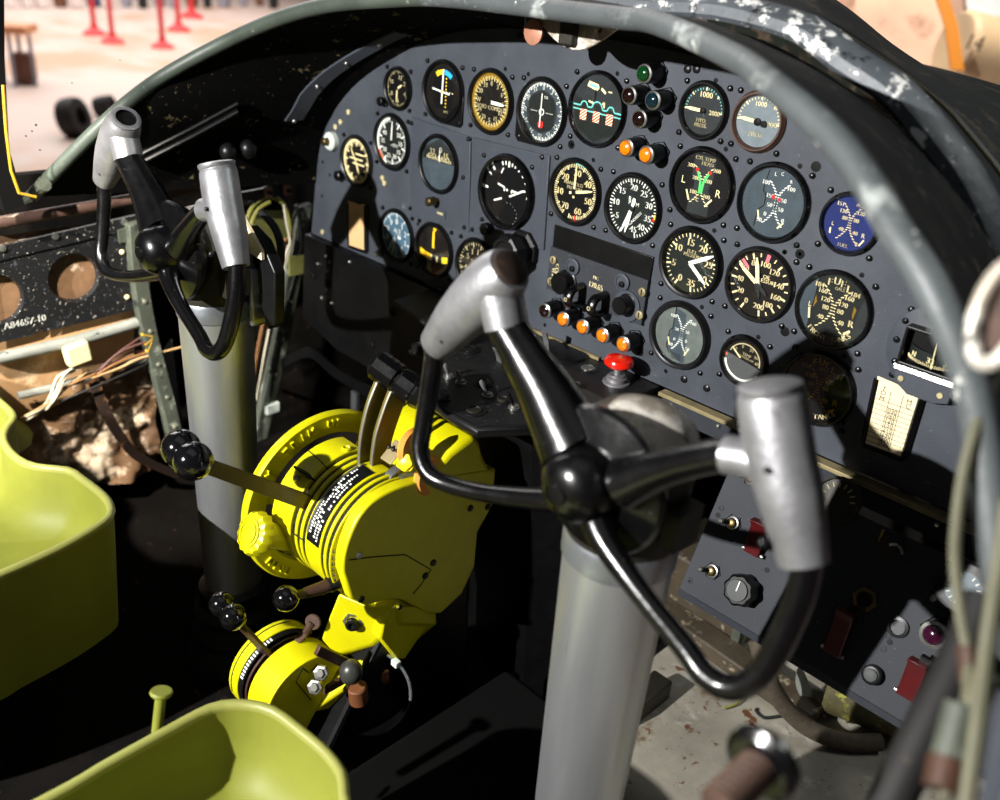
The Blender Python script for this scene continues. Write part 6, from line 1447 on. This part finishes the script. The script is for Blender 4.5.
# hangar objects at the upper right
dR = 4.0
def far(px, py, D_=4.0): return atD(px, py, D_)
o = MB().mat('tan_wall').loft([[far(730, -60, 5.2), far(1040, -60, 5.0)], [far(730, 60, 5.2), far(1040, 150, 5.0)]], False).build('backdrop'); o['kind'] = 'structure'; o.name = 'wall_right'
t = thing('brick_block', 'mottled tan block standing behind the aircraft nose at the upper right', 'block', (0, 0, 0))
a = [far(855, -30, 4.2), far(945, -30, 4.2), far(942, 75, 4.2), far(856, 70, 4.2)]; off = V((-.04, .35, 0))
MB().mat('tan_wall').loft([a, [p + off for p in a]], True, (True, True)).build('body', t, smooth=0)
o = MB().mat('strap_orange').strip([far(936, -20, 3.5), far(951, 25, 3.5), far(957, 70, 3.5)], .05, .01, V((1, .9, 0))).build('orange_strap'); tag(o, 'orange strap hanging down beside the tan drum at the upper right', 'strap')
o = MB().mat('strap_orange').box(far(832, 19, 5.12), (.3, .05, .03), Matrix.Rotation(R(45), 3, 'Z')).build('orange_bar'); tag(o, 'orange horizontal bar fixed to the wall left of the mottled block', 'bar')
b = far(955, 46, 3.8); t = thing('tan_drum', 'tan drum stencilled 14 lying behind the aircraft nose at the top right', 'drum', b)
axd = (far(1060, 70, 3.9) - far(960, 45, 3.8)).normalized()
MB().mat('drum_tan').lathe([(0, -.01), (.13, -.01), (.145, .01), (.145, .6), (0, .6)], (0, 0, 0), axd, n=36).build('body', t)
vd = (CP - b).normalized(); uu = axd; vv = vd.cross(uu).normalized(); 
if vv.z < 0: vv = -vv
st = MB().mat('stencil')
vn = uu.cross(vv).normalized(); vn = vn if vn.dot(vd) > 0 else -vn
put_text(st, '14', vn * .147 + uu * -.01 + vv * .03, uu, vv, .085); st.build('stencil_number', t)
o = MB().mat('tarp_pale').loft([[far(966, -30, 4.95), far(1040, -30, 4.85)], [far(966, 4, 4.92), far(1040, 14, 4.82)], [far(968, 12, 4.85), far(1040, 22, 4.78)]], False).build('pale_tarp'); tag(o, 'pale tarpaulin above the tan drum in the top right corner', 'tarpaulin')
# ------------------------------------------------------------------ camera, light, colour management
cam = bpy.data.cameras.new('camera'); co = bpy.data.objects.new('camera', cam); COL.objects.link(co)
r_, dwn, fwd = [V(x) for x in CM]
co.matrix_world = Matrix(((r_.x, -dwn.x, -fwd.x, CP.x), (r_.y, -dwn.y, -fwd.y, CP.y), (r_.z, -dwn.z, -fwd.z, CP.z), (0, 0, 0, 1)))
cam.sensor_width = 36; cam.lens = F * 36 / 1000; cam.clip_start = .02; cam.clip_end = 300
cam.dof.use_dof = True; cam.dof.focus_distance = .98; cam.dof.aperture_fstop = 4.2
S.camera = co
def lamp(name, kind, loc, aim, energy, col=(1, 1, 1), **k):
    l = bpy.data.lights.new(name, kind); l.energy = energy; l.color = col
    for a, b in k.items(): setattr(l, a, b)
    o = bpy.data.objects.new(name, l); COL.objects.link(o); o.location = loc
    d = V(aim) - V(loc); o.rotation_euler = d.to_track_quat('-Z', 'Y').to_euler(); return o
KX = -.1
lamp('key_lamp', 'SPOT', (KX, -1.9, .585), (.05, -.2, -.12), 340, (1, .98, .95), spot_size=R(75), spot_blend=.3, shadow_soft_size=.012)
lamp('left_wall_fill', 'SPOT', (.1, -1.3, .9), (-.66, -.40, -.25), 400, (1, .93, .82), spot_size=R(23), spot_blend=.5, shadow_soft_size=.03)  # added spot, cone kept narrow to brighten only the left wall
lamp('canopy_light', 'AREA', (.2, -.7, 1.6), (.1, -.3, -.2), 1.2, (.95, .98, 1), shape='RECTANGLE', size=1.6, size_y=1.0)
lamp('hangar_light', 'AREA', (-24, 10, 9), (-24, 10, ZF), 8000, (1, .96, .92), shape='RECTANGLE', size=26, size_y=20)
lamp('hangar_side_light', 'AREA', (-.6, 3.0, 3.2), (-1.3, 3.9, .2), 50, (1, .93, .85), shape='RECTANGLE', size=2, size_y=2, spread=R(75))
lamp('frame_band_fill', 'AREA', (1.1, .7, 1.3), (.42, -.15, .18), 7, (.95, 1, .98), shape='RECTANGLE', size=.5, size_y=.5)  # area lamp added to brighten the windshield frame band and outer rim
w = bpy.data.worlds.new('world'); S.world = w; w.use_nodes = True
w.node_tree.nodes['Background'].inputs['Color'].default_value = (.8, .85, 1, 1); w.node_tree.nodes['Background'].inputs['Strength'].default_value = .04
S.view_settings.view_transform = 'Standard'; S.view_settings.look = 'None'; S.view_settings.exposure = 0; S.view_settings.gamma = 1; S.view_settings.use_curve_mapping = False
